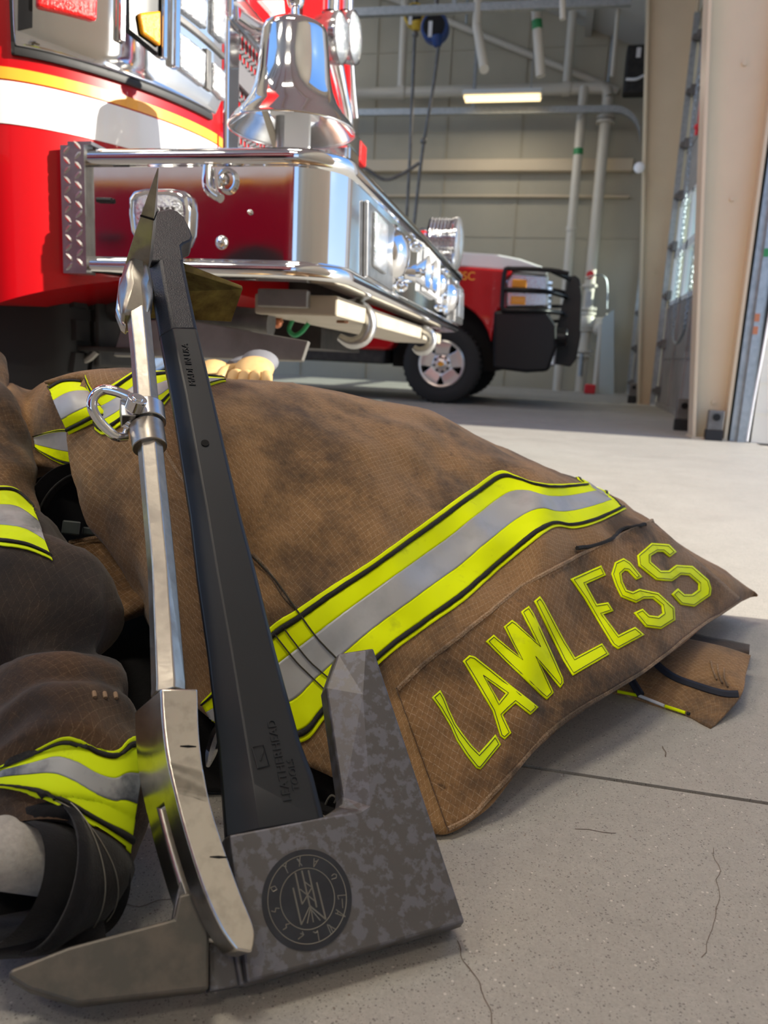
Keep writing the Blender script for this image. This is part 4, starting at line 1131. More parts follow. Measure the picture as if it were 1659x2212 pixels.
# cuff
e_c = scs[-1]; e_t = (scs[-1] - scs[-4]).normalized(); e_r = srd[-1]
def ringpts(c, t, r_, n=40, sq=1.0, amp=.0, seed=0):
    u, v, a = frame(t); out = []
    for k in range(n + 1):
        th = 2 * pi * k / n; p = c + (u * cos(th) + v * sin(th) * sq) * r_; p = p + (p - c).normalized() * wob(p, amp, 16, seed)
        if p.z < .003: p = V((p.x, p.y, .003))
        out.append(p)
    return out
toc = (CAM - e_c).normalized()
axis = (toc * .72 + V((-.62, .06, -.12))).normalized()
c2 = at(88, 1896, y=.452); rc_ = 160 * depth_scale(c2)
def cring(u, r_, d=0, seed=31, amp=.005, sq=.97):
    c = lerp(e_c, c2, u); t = e_t.lerp(axis, min(1, u * 1.1)).normalized()
    return ringpts(c + axis * d, t, lerp(e_r, rc_, u) * r_, n=56, sq=sq, amp=amp, seed=seed)
bm = B(); grid(bm, [cring(-.05, 1.0), cring(0, 1.035), cring(.25, 1.05), cring(.5, 1.04), cring(.8, 1.02), cring(1, 1.0), cring(1, .97, .006), cring(1, .93, .006), cring(1, .90, 0), cring(.8, .88), cring(.3, .86)])
cuff_ = obj('cuff', bm, MT['cuff'], coat, ang=80)
for u in (.42, .60): 
    bm = B(); c_ = lerp(e_c, c2, u); tube(bm, [p + (p - c_).normalized() * .0012 for p in cring(u, 1.043 if u < .5 else 1.034)], .0005, seg=5); obj('stitching', bm, MT['etch'], cuff_)
def iring(d, k, off, sq, seed): return ringpts(c2 + axis * d + V(off), axis, rc_ * k, n=48, sq=sq, amp=.008, seed=seed)
o1 = (-.006, 0, -.006)
bm = B(); grid(bm, [iring(d, k, o1, .92, 33) for d, k in ((-.03, .86), (.006, .84), (.018, .80), (.022, .75), (.016, .70), (-.02, .66), (-.06, .64))]); obj('inner_cuff', bm, MT['lining'], coat, ang=80)
o2 = (-.030, -.004, .016)
bm = B(); grid(bm, [iring(d, k, o2, .78, 35) for d, k in ((-.06, .60), (.0, .58), (.014, .52), (.020, .42), (.016, .28), (.008, .02))]); obj('knit_wristlet', bm, MT['wrist'], coat, ang=80)
# loose black lining lying below the cuff
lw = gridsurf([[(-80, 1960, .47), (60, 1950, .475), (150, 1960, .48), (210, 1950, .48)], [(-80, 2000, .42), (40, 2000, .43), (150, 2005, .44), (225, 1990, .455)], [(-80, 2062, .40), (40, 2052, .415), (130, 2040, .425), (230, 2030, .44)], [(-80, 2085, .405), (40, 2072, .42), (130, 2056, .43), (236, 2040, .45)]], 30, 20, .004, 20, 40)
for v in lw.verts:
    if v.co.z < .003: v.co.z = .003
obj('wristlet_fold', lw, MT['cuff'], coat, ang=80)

# ---- the other front edge poking out at the right
ff = gridsurf([[(1290, 1480, 1.15), (1330, 1440, 1.20), (1400, 1390, 1.26), (1470, 1378, 1.28), (1560, 1395, 1.27), (1622, 1415, 1.25)],
               [(1300, 1490, 1.13), (1340, 1455, 1.16), (1410, 1425, 1.19), (1480, 1420, 1.20), (1560, 1432, 1.19), (1612, 1455, 1.18)],
               [(1310, 1495, 1.12), (1345, 1470, 1.135), (1420, 1465, 1.14), (1500, 1478, 1.13), (1570, 1490, 1.12), (1600, 1500, 1.11)],
               [(1325, 1498, 1.115), (1350, 1502, 1.11), (1420, 1524, 1.09), (1482, 1545, 1.07), (1515, 1565, 1.05), (1534, 1576, 1.04)]], 50, 30, .002, 18, 50)
for v in ff.verts:
    if v.co.z < .003: v.co.z = .003
ff_s = Surf(ff); ffo = obj('front_flap', ff, MT['tan'], coat, ang=80, solid=.004)
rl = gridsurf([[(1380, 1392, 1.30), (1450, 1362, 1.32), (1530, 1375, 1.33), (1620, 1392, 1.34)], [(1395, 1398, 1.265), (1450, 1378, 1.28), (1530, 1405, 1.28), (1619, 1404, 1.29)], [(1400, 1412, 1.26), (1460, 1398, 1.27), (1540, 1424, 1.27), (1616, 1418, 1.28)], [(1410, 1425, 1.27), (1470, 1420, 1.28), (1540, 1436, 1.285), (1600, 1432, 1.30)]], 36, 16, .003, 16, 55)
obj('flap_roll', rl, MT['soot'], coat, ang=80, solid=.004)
tt = [at(a, b, y=1.325) for a, b in ((1535, 1388), (1560, 1392), (1582, 1394), (1575, 1402), (1550, 1400))]
bm = B(); rings(bm, [tt, [p + V((0, .006, -.002)) for p in tt]]); obj('reflective_trim', bm, MT['lime'], coat)
ptube('lining_tape', ff_s, [(1405, 1425), (1450, 1462), (1500, 1482), (1560, 1500), (1595, 1502)], .0062, MT['navy'], coat, .001)
for seg_, m in ((((1334, 1500), (1378, 1513)), 'lime'), (((1380, 1513), (1430, 1528)), 'hivis_line'), (((1432, 1529), (1480, 1544)), 'lime'), (((1484, 1545), (1490, 1547)), 'cord')):
    bm = B(); a, b = ff_s.hit(seg_[0][0], seg_[0][1] - 2, .002), ff_s.hit(seg_[1][0], seg_[1][1] - 2, .002); tube(bm, [a, lerp(a, b, .5), b], .0024, seg=8); obj('edge_stripe', bm, MT[m], coat)
zz = [ff_s.hit(a, b, .004) for a, b in ((1350, 1445), (1365, 1475), (1384, 1512))]
bm = B(); tube(bm, zz, .006, seg=8, smooth=4); obj('zip_tape', bm, MT['navy'], coat)
for k in range(3): ptube('stitching', ff_s, [(1535 + 14 * k, 1430 + 8 * k), (1540 + 12 * k, 1450 + 8 * k), (1548 + 12 * k, 1470 + 8 * k)], .0013, MT['tan2'], coat, .002)

# ================================================================== GLOVES behind the heap
def glove(px, py, y, s, yaw, label):
    c = at(px, py, y=y); g = thing('work_glove', (c.x, c.y, c.z - .05 * s), label, 'glove', 'pair of leather gloves')
    R = Matrix.Rotation(yaw, 3, 'Z') @ Matrix.Rotation(radians(-12), 3, 'X')
    bm = B()
    rs = []
    for t, rx, rz, dz in ((-1, .5, .32, -.01), (-.7, .82, .6, .0), (-.25, 1.0, .9, .008), (.25, 1.0, .85, .008), (.65, .86, .6, .0), (.9, .6, .4, -.006)):
        rs.append([c + R @ V((cos(a) * .042 * s * rx, t * .06 * s, dz * s + sin(a) * .030 * s * rz)) for a in [2 * pi * k / 20 for k in range(20)]])
    rings(bm, rs); obj('palm', bm, MT['leather'], g, subsurf=1)
    for k in range(4):
        x = (-.03 + .02 * k) * s; ln = (.052, .062, .060, .048)[k] * s
        bm = B(); tube(bm, [c + R @ V((x, .045 * s, .004 * s)), c + R @ V((x * 1.1, .045 * s + ln * .6, .008 * s)), c + R @ V((x * 1.15, .045 * s + ln, -.012 * s)), c + R @ V((x * 1.15, .04 * s + ln, -.03 * s))], [.0125 * s, .0125 * s, .0115 * s, .008 * s], seg=12, smooth=4)
        obj('finger', bm, MT['leather'], g)
    bm = B(); tube(bm, [c + R @ V((.036 * s, -.02 * s, 0)), c + R @ V((.06 * s, .01 * s, .0)), c + R @ V((.07 * s, .04 * s, -.01 * s))], [.014 * s, .0135 * s, .009 * s], seg=12, smooth=4); obj('thumb', bm, MT['leather'], g)
    bm = B(); rs = [[c + R @ V((cos(a) * .040 * s * f, t * s, sin(a) * .026 * s * f)) for a in [2 * pi * k / 20 for k in range(20)]] for t, f in ((-.055, .8), (-.08, 1.0), (-.10, 1.05), (-.10, .9), (-.07, .7))]
    rings(bm, rs); obj('wrist_band', bm, MT['glovegrey'], g)
glove(550, 804, 1.64, 1.05, radians(195), 'tan leather glove showing its rounded palm behind the coat, right of the black handle')
glove(458, 806, 1.70, .95, radians(140), 'crumpled tan leather glove half hidden behind the black handle')
# ================================================================== THE FIRE ENGINE
TL = .0187
EO = V((-1.2, 1.95, 0))
eng = thing('fire_engine', EO, 'red fire engine with white and gold stripes, a chrome bumper and a chrome bell', 'fire engine', rot=(-TL, 0, 0))
def eu(p): return V((p.x, p.y, p.z + TL * (p.y - 1.95)))
def ea(px, py, **k): return eu(at(px, py, **k))
# plan outline of the cab, from the near side round the curved corners to the far side
CO = [(-5.2, 1.70), (-3.5, 1.70), (-2.2, 1.70), (-1.7, 1.70)]
CO += [(-1.36 + .32 * sin(a) ** 1.25, 2.25 - .55 * max(0, cos(a)) ** 1.25) for a in [radians(90 * k / 24) for k in range(25)]]
CO += [(-1.04, 2.6), (-1.035, 2.95), (-1.04, 3.3)]
CO += [(-1.36 + .32 * max(0, cos(a)) ** 1.25, 3.65 + .55 * sin(a) ** 1.25) for a in [radians(90 * k / 24) for k in range(25)]]
CO += [(-1.7, 4.20), (-5.2, 4.20)]
CO = [V((a, b, 0)) for a, b in CO]
CL = [0.0]
for a, b in zip(CO[:-1], CO[1:]): CL.append(CL[-1] + (b - a).length)
def cab_p(s):
    for i in range(len(CO) - 1):
        if s <= CL[i + 1] or i == len(CO) - 2:
            t = (s - CL[i]) / (CL[i + 1] - CL[i]); return lerp(CO[i], CO[i + 1], t)
def cab_n(s):
    d = (cab_p(min(s + .01, CL[-1])) - cab_p(max(s - .01, 0))).normalized(); return V((d.y, -d.x, 0))
def cp(s, z, d): return cab_p(s) + cab_n(s) * d + V((0, 0, z))
def cab_hit(px, py):
    r = ray(px, py); az = atan2(r.x, r.y); s = 2.5; best = (9, 0)
    while s < CL[4 + 24] + .9:
        p = cab_p(s); e = abs(atan2(p.x, p.y) - az)
        if e < best[0]: best = (e, s)
        s += .004
    s = best[1]; p = cab_p(s); z = CAMH + r.z / sqrt(r.x ** 2 + r.y ** 2) * sqrt(p.x ** 2 + p.y ** 2)
    return s, z + TL * (p.y - 1.95)
def cabquad(bm, px, d0, d1, n=8, mi=0):
    q = [cab_hit(*p) for p in px]              # TL TR BR BL
    rs = []
    for i in range(n + 1):
        t = i / n; tp = (lerp(q[0][0], q[1][0], t), lerp(q[0][1], q[1][1], t)); bt = (lerp(q[3][0], q[2][0], t), lerp(q[3][1], q[2][1], t))
        rs.append([cp(bt[0], bt[1], d0), cp(bt[0], bt[1], d1), cp(tp[0], tp[1], d1), cp(tp[0], tp[1], d0)])
    rings(bm, rs, mi=mi)
def cabband(bm, s0, s1, prof, n=60):
    rings(bm, [[cp(lerp(s0, s1, i / n), z, d) for d, z in prof] for i in range(n + 1)])
# shell with its sill rising toward the front
bm = B(); rs = [[], [], []]
for i, p in enumerate(CO):
    s = CL[i]; x = p.x
    zb = .547 + .105 * max(0, min(1, (x + 1.37) / .27))
    if x < -1.5: zb = .547 - .02 * min(1, (-1.5 - x))
    rs[0].append(p + V((0, 0, zb))); rs[1].append(p + V((0, 0, 1.9))); rs[2].append(p * 1.0 + V((-.06, (2.95 - p.y) * .03, 2.75)))
rings(bm, rs); obj('cab', bm, MT['red'], eng, ang=35)
sA, zG0 = cab_hit(2, 164); _, zG1 = cab_hit(2, 138); _, zW0 = cab_hit(2, 262); _, zW1 = cab_hit(2, 168)
sL = .3; sR = CL[-1] - .3; s_front0 = cab_hit(461, 300)[0]; s_front1 = CL[-1] - s_front0
for nm, m, za, zb in (('gold_stripe', 'gold', zG0, zG1), ('white_stripe', 'white', zW0, zW1)):
    for a, b in ((sL, s_front0), (s_front1, sR)):
        bm = B(); cabband(bm, a, b, [(-.002, za), (.0024, za), (.0024, zb), (-.002, zb)], 520); obj(nm, bm, MT[m], eng, ang=60)
# headlamp bezel, wrapped round the corner
s0 = cab_hit(20, 60)[0]; s1 = cab_hit(452, 225)[0]
bm = B(); cabband(bm, s0, s1, [(0, 1.132), (.012, 1.136), (.030, 1.172), (.030, 1.75), (0, 1.75)]); bz = obj('headlamp_bezel', bm, MT['chrome'], eng, ang=30, bevel=.003)
bm = B(); cabband(bm, cab_hit(8, 60)[0], cab_hit(446, 225)[0], [(0, 1.116), (.010, 1.116), (.012, 1.124), (.010, 1.133), (0, 1.133)])
sg = cab_hit(8, 60)[0]; sg2 = cab_hit(20, 60)[0]
rings(bm, [[cp(sg, z, 0), cp(sg, z, .011), cp(sg2, z, .013), cp(sg2, z, 0)] for z in (1.118, 1.75)])
obj('gasket', bm, MT['black'], bz)
bm = B(); cabquad(bm, [(27, -40), (56, -40), (56, 62), (27, 68)], .028, .032); obj('black_insert', bm, MT['blackg'], bz)
bm = B(); cabquad(bm, [(62, -40), (181, -40), (181, 50), (62, 22)], .03, .05, 12); obj('warning_light', bm, MT['redlens'], bz, bevel=.008, seg=3)
for a, b, yb in ((228, 240, 96), (316, 326, 130), (340, 353, 150)):
    bm = B(); cabquad(bm, [(a, -40), (b, -40), (b, yb), (a, yb - 6)], .028, .05, 3); obj('chrome_rib', bm, MT['chrome'], bz, bevel=.004)
bm = B(); cabquad(bm, [(244, -40), (312, -40), (312, 122), (246, 66)], .03, .042, 10); tsq = obj('turn_signal', bm, MT['blackg'], bz, bevel=.006)
bm = B(); cabquad(bm, [(262, 30), (308, 24), (310, 102), (272, 74)], .040, .056, 10); obj('amber_lens', bm, MT['amber'], tsq, bevel=.006)
for q in ([(354, 66), (411, 112), (409, 188), (354, 148)], [(354, -50), (412, -20), (412, 62), (354, 18)], [(426, 128), (450, 150), (450, 217), (426, 192)], [(425, -30), (450, -10), (450, 92), (425, 68)]):
    bm = B(); cabquad(bm, q, .028, .046, 8); hl_ = obj('headlamp', bm, MT['lens'], bz, bevel=.008, seg=3)
for q in ([(353, 26), (452, 112), (452, 124), (353, 42)], [(414, 100), (424, 108), (424, 196), (414, 188)]):
    bm = B(); cabquad(bm, q, .028, .040, 6); obj('dark_divider', bm, MT['dgrey'], bz, bevel=.002)
# grille face
gx = -1.03
gy0 = at(470, 150, x=gx).y; gy1 = at(499, 150, x=gx).y; gyE = 3.75
bm = B(); box2(bm, (gx - .03, gy0, .95), (gx + .02, gy1, 1.44)); obj('chrome_post', bm, MT['chrome'], eng, smooth=False, bevel=.012, seg=3)
bm = B(); box2(bm, (gx - .03, gyE - .12, .95), (gx + .02, gyE, 1.6)); obj('chrome_post', bm, MT['chrome'], eng, smooth=False, bevel=.012, seg=3)
bm = B(); box2(bm, (gx - .03, gy0, 1.40), (gx + .03, gyE, 1.5)); obj('chrome_header', bm, MT['chrome'], eng, smooth=False, bevel=.015, seg=3)
bm = B(); box2(bm, (gx - .02, gy1, .95), (gx - .012, gyE, 1.42)); obj('grille_backing', bm, MT['hole'], eng, smooth=False)
bm = B(); py_, pz_ = .030, .034; gm = mat('grey_grille', (.13, .125, .135), .6, 0)
rows = int(.45 / pz_); cols_ = int((gyE - gy1) / py_)
for r in range(rows):
    z = .965 + r * pz_
    box2(bm, (gx - .012, gy1, z - .007), (gx - .006, gyE - .12, z + .007))
    for c in range(cols_ - 3):
        y = gy1 + (c + .5 * (r % 2)) * py_; box2(bm, (gx - .012, y - .006, z), (gx - .006, y + .006, z + pz_))
obj('grille_mesh', bm, gm, eng, smooth=False)
bm = B(); a = at(497, 138, x=gx + .0); b = at(570, 215, x=gx); d = (b - a).normalized(); sd_ = V((0, -d.z, d.y)) * .03
rings(bm, [[p - sd_, p + sd_, p + sd_ + V((.01, 0, 0)), p - sd_ + V((.01, 0, 0))] for p in (a - d * .05, b + d * .5)]); obj('grille_brace', bm, gm, eng, smooth=False)
wg = [(545, -8), (594, -8), (599, 50), (590, 50), (572, 22)]
bm = B(); pw = [ea(a, b, x=gx + .06) for a, b in wg]; rings(bm, [pw, [p + V((.02, 0, 0)) for p in pw]]); obj('white_grille_wing', bm, MT['white'], eng, smooth=False, bevel=.003)
bm = B(); tube(bm, [ea(500, 20, x=gx + .03), ea(560, 55, x=gx + .05), ea(610, 40, x=gx + .05)], .02, seg=12, smooth=5); obj('chrome_trim', bm, MT['chrome'], eng)
# ------------------------------------------------ bumper
BP0 = [(-1.16, 1.78), (-.655, 1.78)]
BPath = [V((-1.22, 1.78, 0)), V((-.9, 1.78, 0))] + [V((-.655 + .13 * sin(a), 1.91 - .13 * cos(a), 0)) for a in [radians(7.5 * k) for k in range(13)]] + [V((-.525, 3.0, 0))] + \
        [V((-.655 + .13 * cos(a), 4.02 + .13 * sin(a), 0)) for a in [radians(7.5 * k) for k in range(13)]] + [V((-1.22, 4.15, 0))]
def bnorm(i):
    d = (BPath[min(i + 1, len(BPath) - 1)] - BPath[max(i - 1, 0)]).normalized(); return V((d.y, -d.x, 0))
def bsweep(bm, prof): rings(bm, [[p + bnorm(i) * d + V((0, 0, z)) for d, z in prof] for i, p in enumerate(BPath)])
ZB, ZT = .637, .927
bm = B(); bsweep(bm, [(-.08, ZT - .004), (-.01, ZT), (.004, ZT - .002), (.012, ZT - .010), (.012, ZT - .030), (.004, ZT - .038), (-.002, ZT - .042), (-.002, ZB + .040), (.004, ZB + .036), (.012, ZB + .028), (.012, ZB + .010), (.004, ZB + .002), (-.01, ZB), (-.08, ZB), (-.08, ZB + .004), (-.012, ZB + .004), (-.012, ZT - .006), (-.08, ZT - .008)])
bmp = obj('bumper', bm, MT['chrome'], eng, ang=50)
bm = B(); box2(bm, (-1.2, 1.84, ZT - .012), (-.6, 4.1, ZT - .006)); obj('deck_plate', bm, MT['chrome_dull'], bmp, smooth=False)
# tread-plate end cover
bm = B(); xa, xb = -1.222, -1.158; ya = 1.762
box2(bm, (xa, ya, ZB - .004), (xb, 1.80, ZT + .004)); box2(bm, (xa + .02, ya, ZT + .004), (xb + .02, 1.86, ZT + .012))
for r in range(13):
    for c in range(2):
        z = ZB + .012 + r * .0225 + (.011 if c else 0); x = xa + .017 + c * .030
        R3 = Matrix.Rotation(radians(45 if (r + c) % 2 else -45), 3, 'Y')
        u = R3 @ V((1, 0, 0)); w_ = R3 @ V((0, 0, 1)); o = V((x, ya, z)); L2, W2 = .0135, .0048
        vs = [bm.verts.new(o + u * a + w_ * b) for a, b in ((-L2, 0), (-L2 * .4, -W2), (L2 * .4, -W2), (L2, 0), (L2 * .4, W2), (-L2 * .4, W2))]
        t_ = [bm.verts.new(o + u * a - V((0, .003, 0))) for a in (-L2 * .6, L2 * .6)]
        for f in ((vs[0], vs[1], t_[0]), (vs[1], vs[2], t_[1], t_[0]), (vs[2], vs[3], t_[1]), (vs[3], vs[4], t_[1]), (vs[4], vs[5], t_[0], t_[1]), (vs[5], vs[0], t_[0])): bm.faces.new(f)
obj('tread_plate', bm, MT['chrome_dull'], bmp, smooth=False)
# marker lamp on the bumper end
def onside(px, py, y=1.782): return ea(px, py, y=y)
c = onside(349, 476)
bm = B(); P2 = [(-.083, .05), (-.07, .066), (-.04, .072), (.03, .072), (.06, .066), (.078, .05), (.082, .02), (.078, -.03), (.066, -.058), (.04, -.070), (-.03, -.070), (-.06, -.060), (-.078, -.03), (-.084, .01)]
sc_ = lambda k: [(a * k, b * k) for a, b in P2]
rs = []
for k, n in ((1.0, 0), (1.0, .012), (.93, .026), (.86, .03), (.80, .026)): rs.append([V((c.x + a, c.y - n, c.z + b)) for a, b in sc_(k)])
rings(bm, rs); ml = obj('side_lamp', bm, MT['chrome'], bmp, ang=50)
bm = B(); rings(bm, [[V((c.x + a, c.y - .024, c.z + b)) for a, b in sc_(.80)], [V((c.x + a, c.y - .034, c.z + b)) for a, b in sc_(.66)]]); obj('lens', bm, MT['lens'], ml, ang=50)
for k in range(6):
    bm = B(); box2(bm, (c.x - .038 + k * .015, c.y - .0365, c.z + .016), (c.x - .029 + k * .015, c.y - .033, c.z + .026)); obj('led', bm, MT['dgrey'], ml, smooth=False)
def rivet(px, py, rpx, y=1.782, parent=bmp):
    o = onside(px, py, y); r_ = rpx * 1.85 / FPX
    bm = B(); lathe(bm, [(r_ * 1.15, .0), (r_ * 1.05, .004), (r_, .005), (r_ * .8, .011), (r_ * .4, .0145), (0, .0155)], o, (0, -1, 0), 20); obj('carriage_bolt', bm, MT['chrome'], parent)
rivet(478, 384, 11); rivet(474, 522, 13); rivet(536, 456, 5)
bm = B(); o = onside(487, 388); tube(bm, [o + V((.021 * cos(t), -.006, .024 * sin(t))) for t in [2 * pi * k / 24 for k in range(25)]], .0055, seg=8, cap=False); obj('tie_ring', bm, MT['chrome'], bmp)
bm = B(); o = onside(440, 395); tube(bm, [onside(445, 358) + V((0, -.01, 0)), onside(446, 392) + V((0, -.016, 0)), onside(452, 412) + V((0, -.016, 0)), onside(468, 424) + V((0, -.01, 0))], .011, seg=10, smooth=5); obj('tow_eye_lip', bm, MT['chrome'], bmp)
bm = B(); tube(bm, [onside(205, 430) + V((0, -.006, 0)), onside(237, 431) + V((0, -.006, 0))], .006, seg=8); obj('handle_reflection', bm, MT['black'], bmp)  # black bar imitates the other engine's door handle mirrored in the chrome
# fittings on the front face, all facing forward
fx = -.525
def FY(px, py): p = ea(px, py, x=fx); return p.y, p.z
def frontplate(name, px, d0, d1, m, parent=bmp, bevel=.006):
    q = [FY(*p) for p in px]; bm = B(); rings(bm, [[V((fx + d, y, z)) for y, z in q] for d in (d0, d1)]); return obj(name, bm, m, parent, smooth=False, bevel=bevel, seg=3)
f1 = frontplate('front_lamp', [(783, 428), (842, 486), (838, 632), (782, 598)], -.002, .012, MT['chrome_dull'])
frontplate('lens', [(793, 452), (822, 482), (818, 592), (792, 574)], .010, .022, MT['lens'], f1)
def dome(px, py, rz, dep, m, name, parent=bmp):
    y, z = FY(px, py); bm = B(); lathe(bm, [(rz, -.002), (rz, .006), (rz * .9, .012), (rz * .84, .006), (rz * .7, dep * .6), (rz * .4, dep * .92), (0, dep)], (fx, y, z), (1, 0, 0), 32); return obj(name, bm, m, parent)
dome(848, 548, .088, .05, MT['chrome'], 'air_horn')
for a, b in ((872, 520), (866, 618), (957, 588), (952, 664), (898, 532)): dome(a, b, .018, .022, MT['chrome'], 'front_bolt')
for a, b in ((874, 588), (892, 596)): 
    y, z = FY(a, b); bm = B(); lathe(bm, [(.02, 0), (.025, .02), (.032, .05), (.055, .075), (.058, .078), (.05, .07), (.03, .04), (0, .03)], (fx, y, z), (1, 0, 0), 28); obj('air_trumpet', bm, MT['chrome'], bmp)
vp = frontplate('vent_plate', [(914, 533), (940, 562), (938, 648), (908, 628)], .0, .02, MT['white'])
y0v, z0v = FY(918, 560); y1v, _ = FY(936, 580)
for k in range(6):
    yy = lerp(y0v + .02, y1v - .02, k / 5); bm = B(); box2(bm, (fx + .0195, yy - .006, z0v - .10), (fx + .0215, yy + .006, z0v - .02)); obj('vent_slot', bm, MT['dgrey'], vp, smooth=False)
dome(946, 612, .06, .04, MT['chrome'], 'air_horn'); dome(968, 640, .085, .05, MT['chrome'], 'air_horn')
f2 = frontplate('front_lamp', [(979, 605), (995, 624), (993, 702), (976, 694)], -.002, .014, MT['chrome_dull']); frontplate('lens', [(983, 622), (992, 632), (991, 690), (981, 684)], .012, .024, MT['lens'], f2)
# siren on the far end
o = ea(955, 524, y=3.75); SR = .115
bm = B(); lathe(bm, [(.03, -.26), (.05, -.24), (.065, -.12), (.07, -.08), (.11, -.06)], o, (1, 0, 0), 32)
srn = obj('siren', bm, MT['chrome'], eng)
bm = B(); prof = [(SR * .8, -.06), (SR, -.05)]
for k in range(6): prof += [(SR, -.045 + k * .016), (SR * .96, -.041 + k * .016), (SR * .96, -.036 + k * .016), (SR, -.032 + k * .016)]
prof += [(SR, .055), (SR * 1.04, .06), (SR * 1.04, .075), (SR * .9, .085), (SR * .5, .095), (0, .098)]
lathe(bm, prof, o, (1, 0, 0), 44); obj('ribbed_drum', bm, MT['glassl'], srn)
bm = B(); cyl(bm, o + V((-.02, 0, -.2)), o + V((-.02, 0, -.08)), .03, seg=12); obj('pedestal', bm, MT['chrome'], srn)
# ------------------------------------------------ bell
bo = ea(626, 280, y=1.93); z0 = bo.z; zt = ea(632, 52, y=1.95).z; H = zt - z0
R0 = .157; RC = .080
prof = [(R0, 0), (R0 + .001, .004), (R0 - .004, .010), (.146, .022), (.126, .042), (.109, .066), (.097, .095), (.090, .125), (.086, .16), (RC, H - .026), (RC - .004, H - .010), (RC - .016, H - .002), (.04, H), (0, H)]
bm = B(); lathe(bm, prof, bo, (0, 0, 1), 72); bl = obj('bell', bm, MT['chrome'], eng, solid=.005, ang=50)
bm = B(); T_ = bo + V((0, 0, H)); lathe(bm, [(.022, -.002), (.022, .008), (.012, .016), (.010, .034), (.018, .040), (.022, .052), (.018, .064), (.008, .070), (.006, .085), (.0, .087)], T_, (0, 0, 1), 24); obj('finial', bm, MT['chrome'], bl)
E_ = T_ + V((0, 0, .095)); bm = B(); ball(bm, E_, .014, (1, 1, 1.5)); ball(bm, E_ + V((.004, 0, .026)), .008)
for sgn in (-1, 1):
    wing = [E_ + V((0, sgn * q, w)) for q, w in ((.0, .004), (.022, .018), (.045, .012), (.060, -.016))]
    wp = smoothpath(wing, 5); rings(bm, [[p + V((.003, 0, 0)), p + V((0, 0, .010 * (1 - i / len(wp)) + .002)), p - V((.003, 0, 0)), p - V((0, 0, .016 * (1 - i / len(wp)) + .001))] for i, p in enumerate(wp)])
obj('eagle', bm, MT['chrome'], bl)
bm = B(); box2(bm, (bo.x - .012, bo.y - .03, ZT - .01), (bo.x + .055, bo.y - .018, z0 + .06)); box2(bm, (bo.x - .05, bo.y - .03, z0 + .03), (bo.x + .06, bo.y + .03, z0 + .05)); obj('bell_bracket', bm, MT['white'], bl, smooth=False, bevel=.004)
bm = B(); cyl(bm, bo + V((-.02, -.01, -.05)), bo + V((-.02, -.01, .03)), .020, seg=18); cyl(bm, bo + V((-.02, -.01, .03)), bo + V((-.01, 0, .16)), .008, seg=10); cyl(bm, bo + V((-.02, -.01, -.08)), bo + V((-.02, -.01, -.05)), .014, seg=14); obj('clapper', bm, MT['chrome_dull'], bl)
bm = B(); a = bo + V((-.03, -.02, -.075)); rings(bm, [[a + V((-.045, 0, .12)), a + V((-.03, 0, .12)), a + V((.02, 0, 0)), a + V((-.0, 0, 0))], [a + V((-.045, .012, .12)), a + V((-.03, .012, .12)), a + V((.02, .012, 0)), a + V((0, .012, 0))]]); obj('bracket_brace', bm, MT['beige'], bl, smooth=False)
# pair of round lamps on the far side of the grille
for px, yy, nm in ((738, 2.72, 0), (768, 2.95, 1)):
    o = ea(px, 74, y=yy); r_ = 47 * yy * 1.02 / FPX
    bm = B(); lathe(bm, [(r_ * .55, -.10), (r_ * .85, -.075), (r_, -.03), (r_ * 1.04, 0), (r_, .008)], o - V((.015, 0, 0)), (1, 0, 0), 36); lm = obj('round_lamp', bm, MT['glassl'], eng)
    bm = B(); lathe(bm, [(r_ * .97, .0), (r_ * .8, .010), (r_ * .4, .016), (0, .018)], o - V((.010, 0, 0)), (1, 0, 0), 36); obj('lens', bm, MT['lens'], lm)
    bm = B(); cyl(bm, o + V((-.05, 0, r_)), o + V((-.05, 0, r_ + .3)), .03, seg=14); obj('lamp_post', bm, MT['chrome'], lm)
bm = B(); tube(bm, [ea(718, 118, y=2.95), ea(735, 190, y=3.0), ea(748, 262, y=3.05), ea(736, 290, y=3.1)], [.03, .022, .02, .012], seg=12, smooth=5); obj('mirror_arm', bm, MT['chrome'], eng)
bm = B(); tube(bm, [ea(752, 100, y=3.2), ea(757, 180, y=3.25), ea(764, 250, y=3.3)], .014, seg=10, smooth=4); obj('mirror_arm', bm, MT['chrome'], eng)
bm = B(); q = ea(770, 330, y=3.9); box2(bm, (q.x - .03, q.y - .06, q.z - .05), (q.x + .03, q.y + .06, q.z + .05)); obj('far_marker', bm, MT['redlens'], eng, smooth=False, bevel=.01)
bm = B(); q = ea(748, 335, y=3.0); box2(bm, (q.x - .1, q.y - .05, q.z - .08), (q.x + .02, q.y + .1, q.z + .03)); obj('chrome_step', bm, MT['chrome'], eng, smooth=False, bevel=.01)
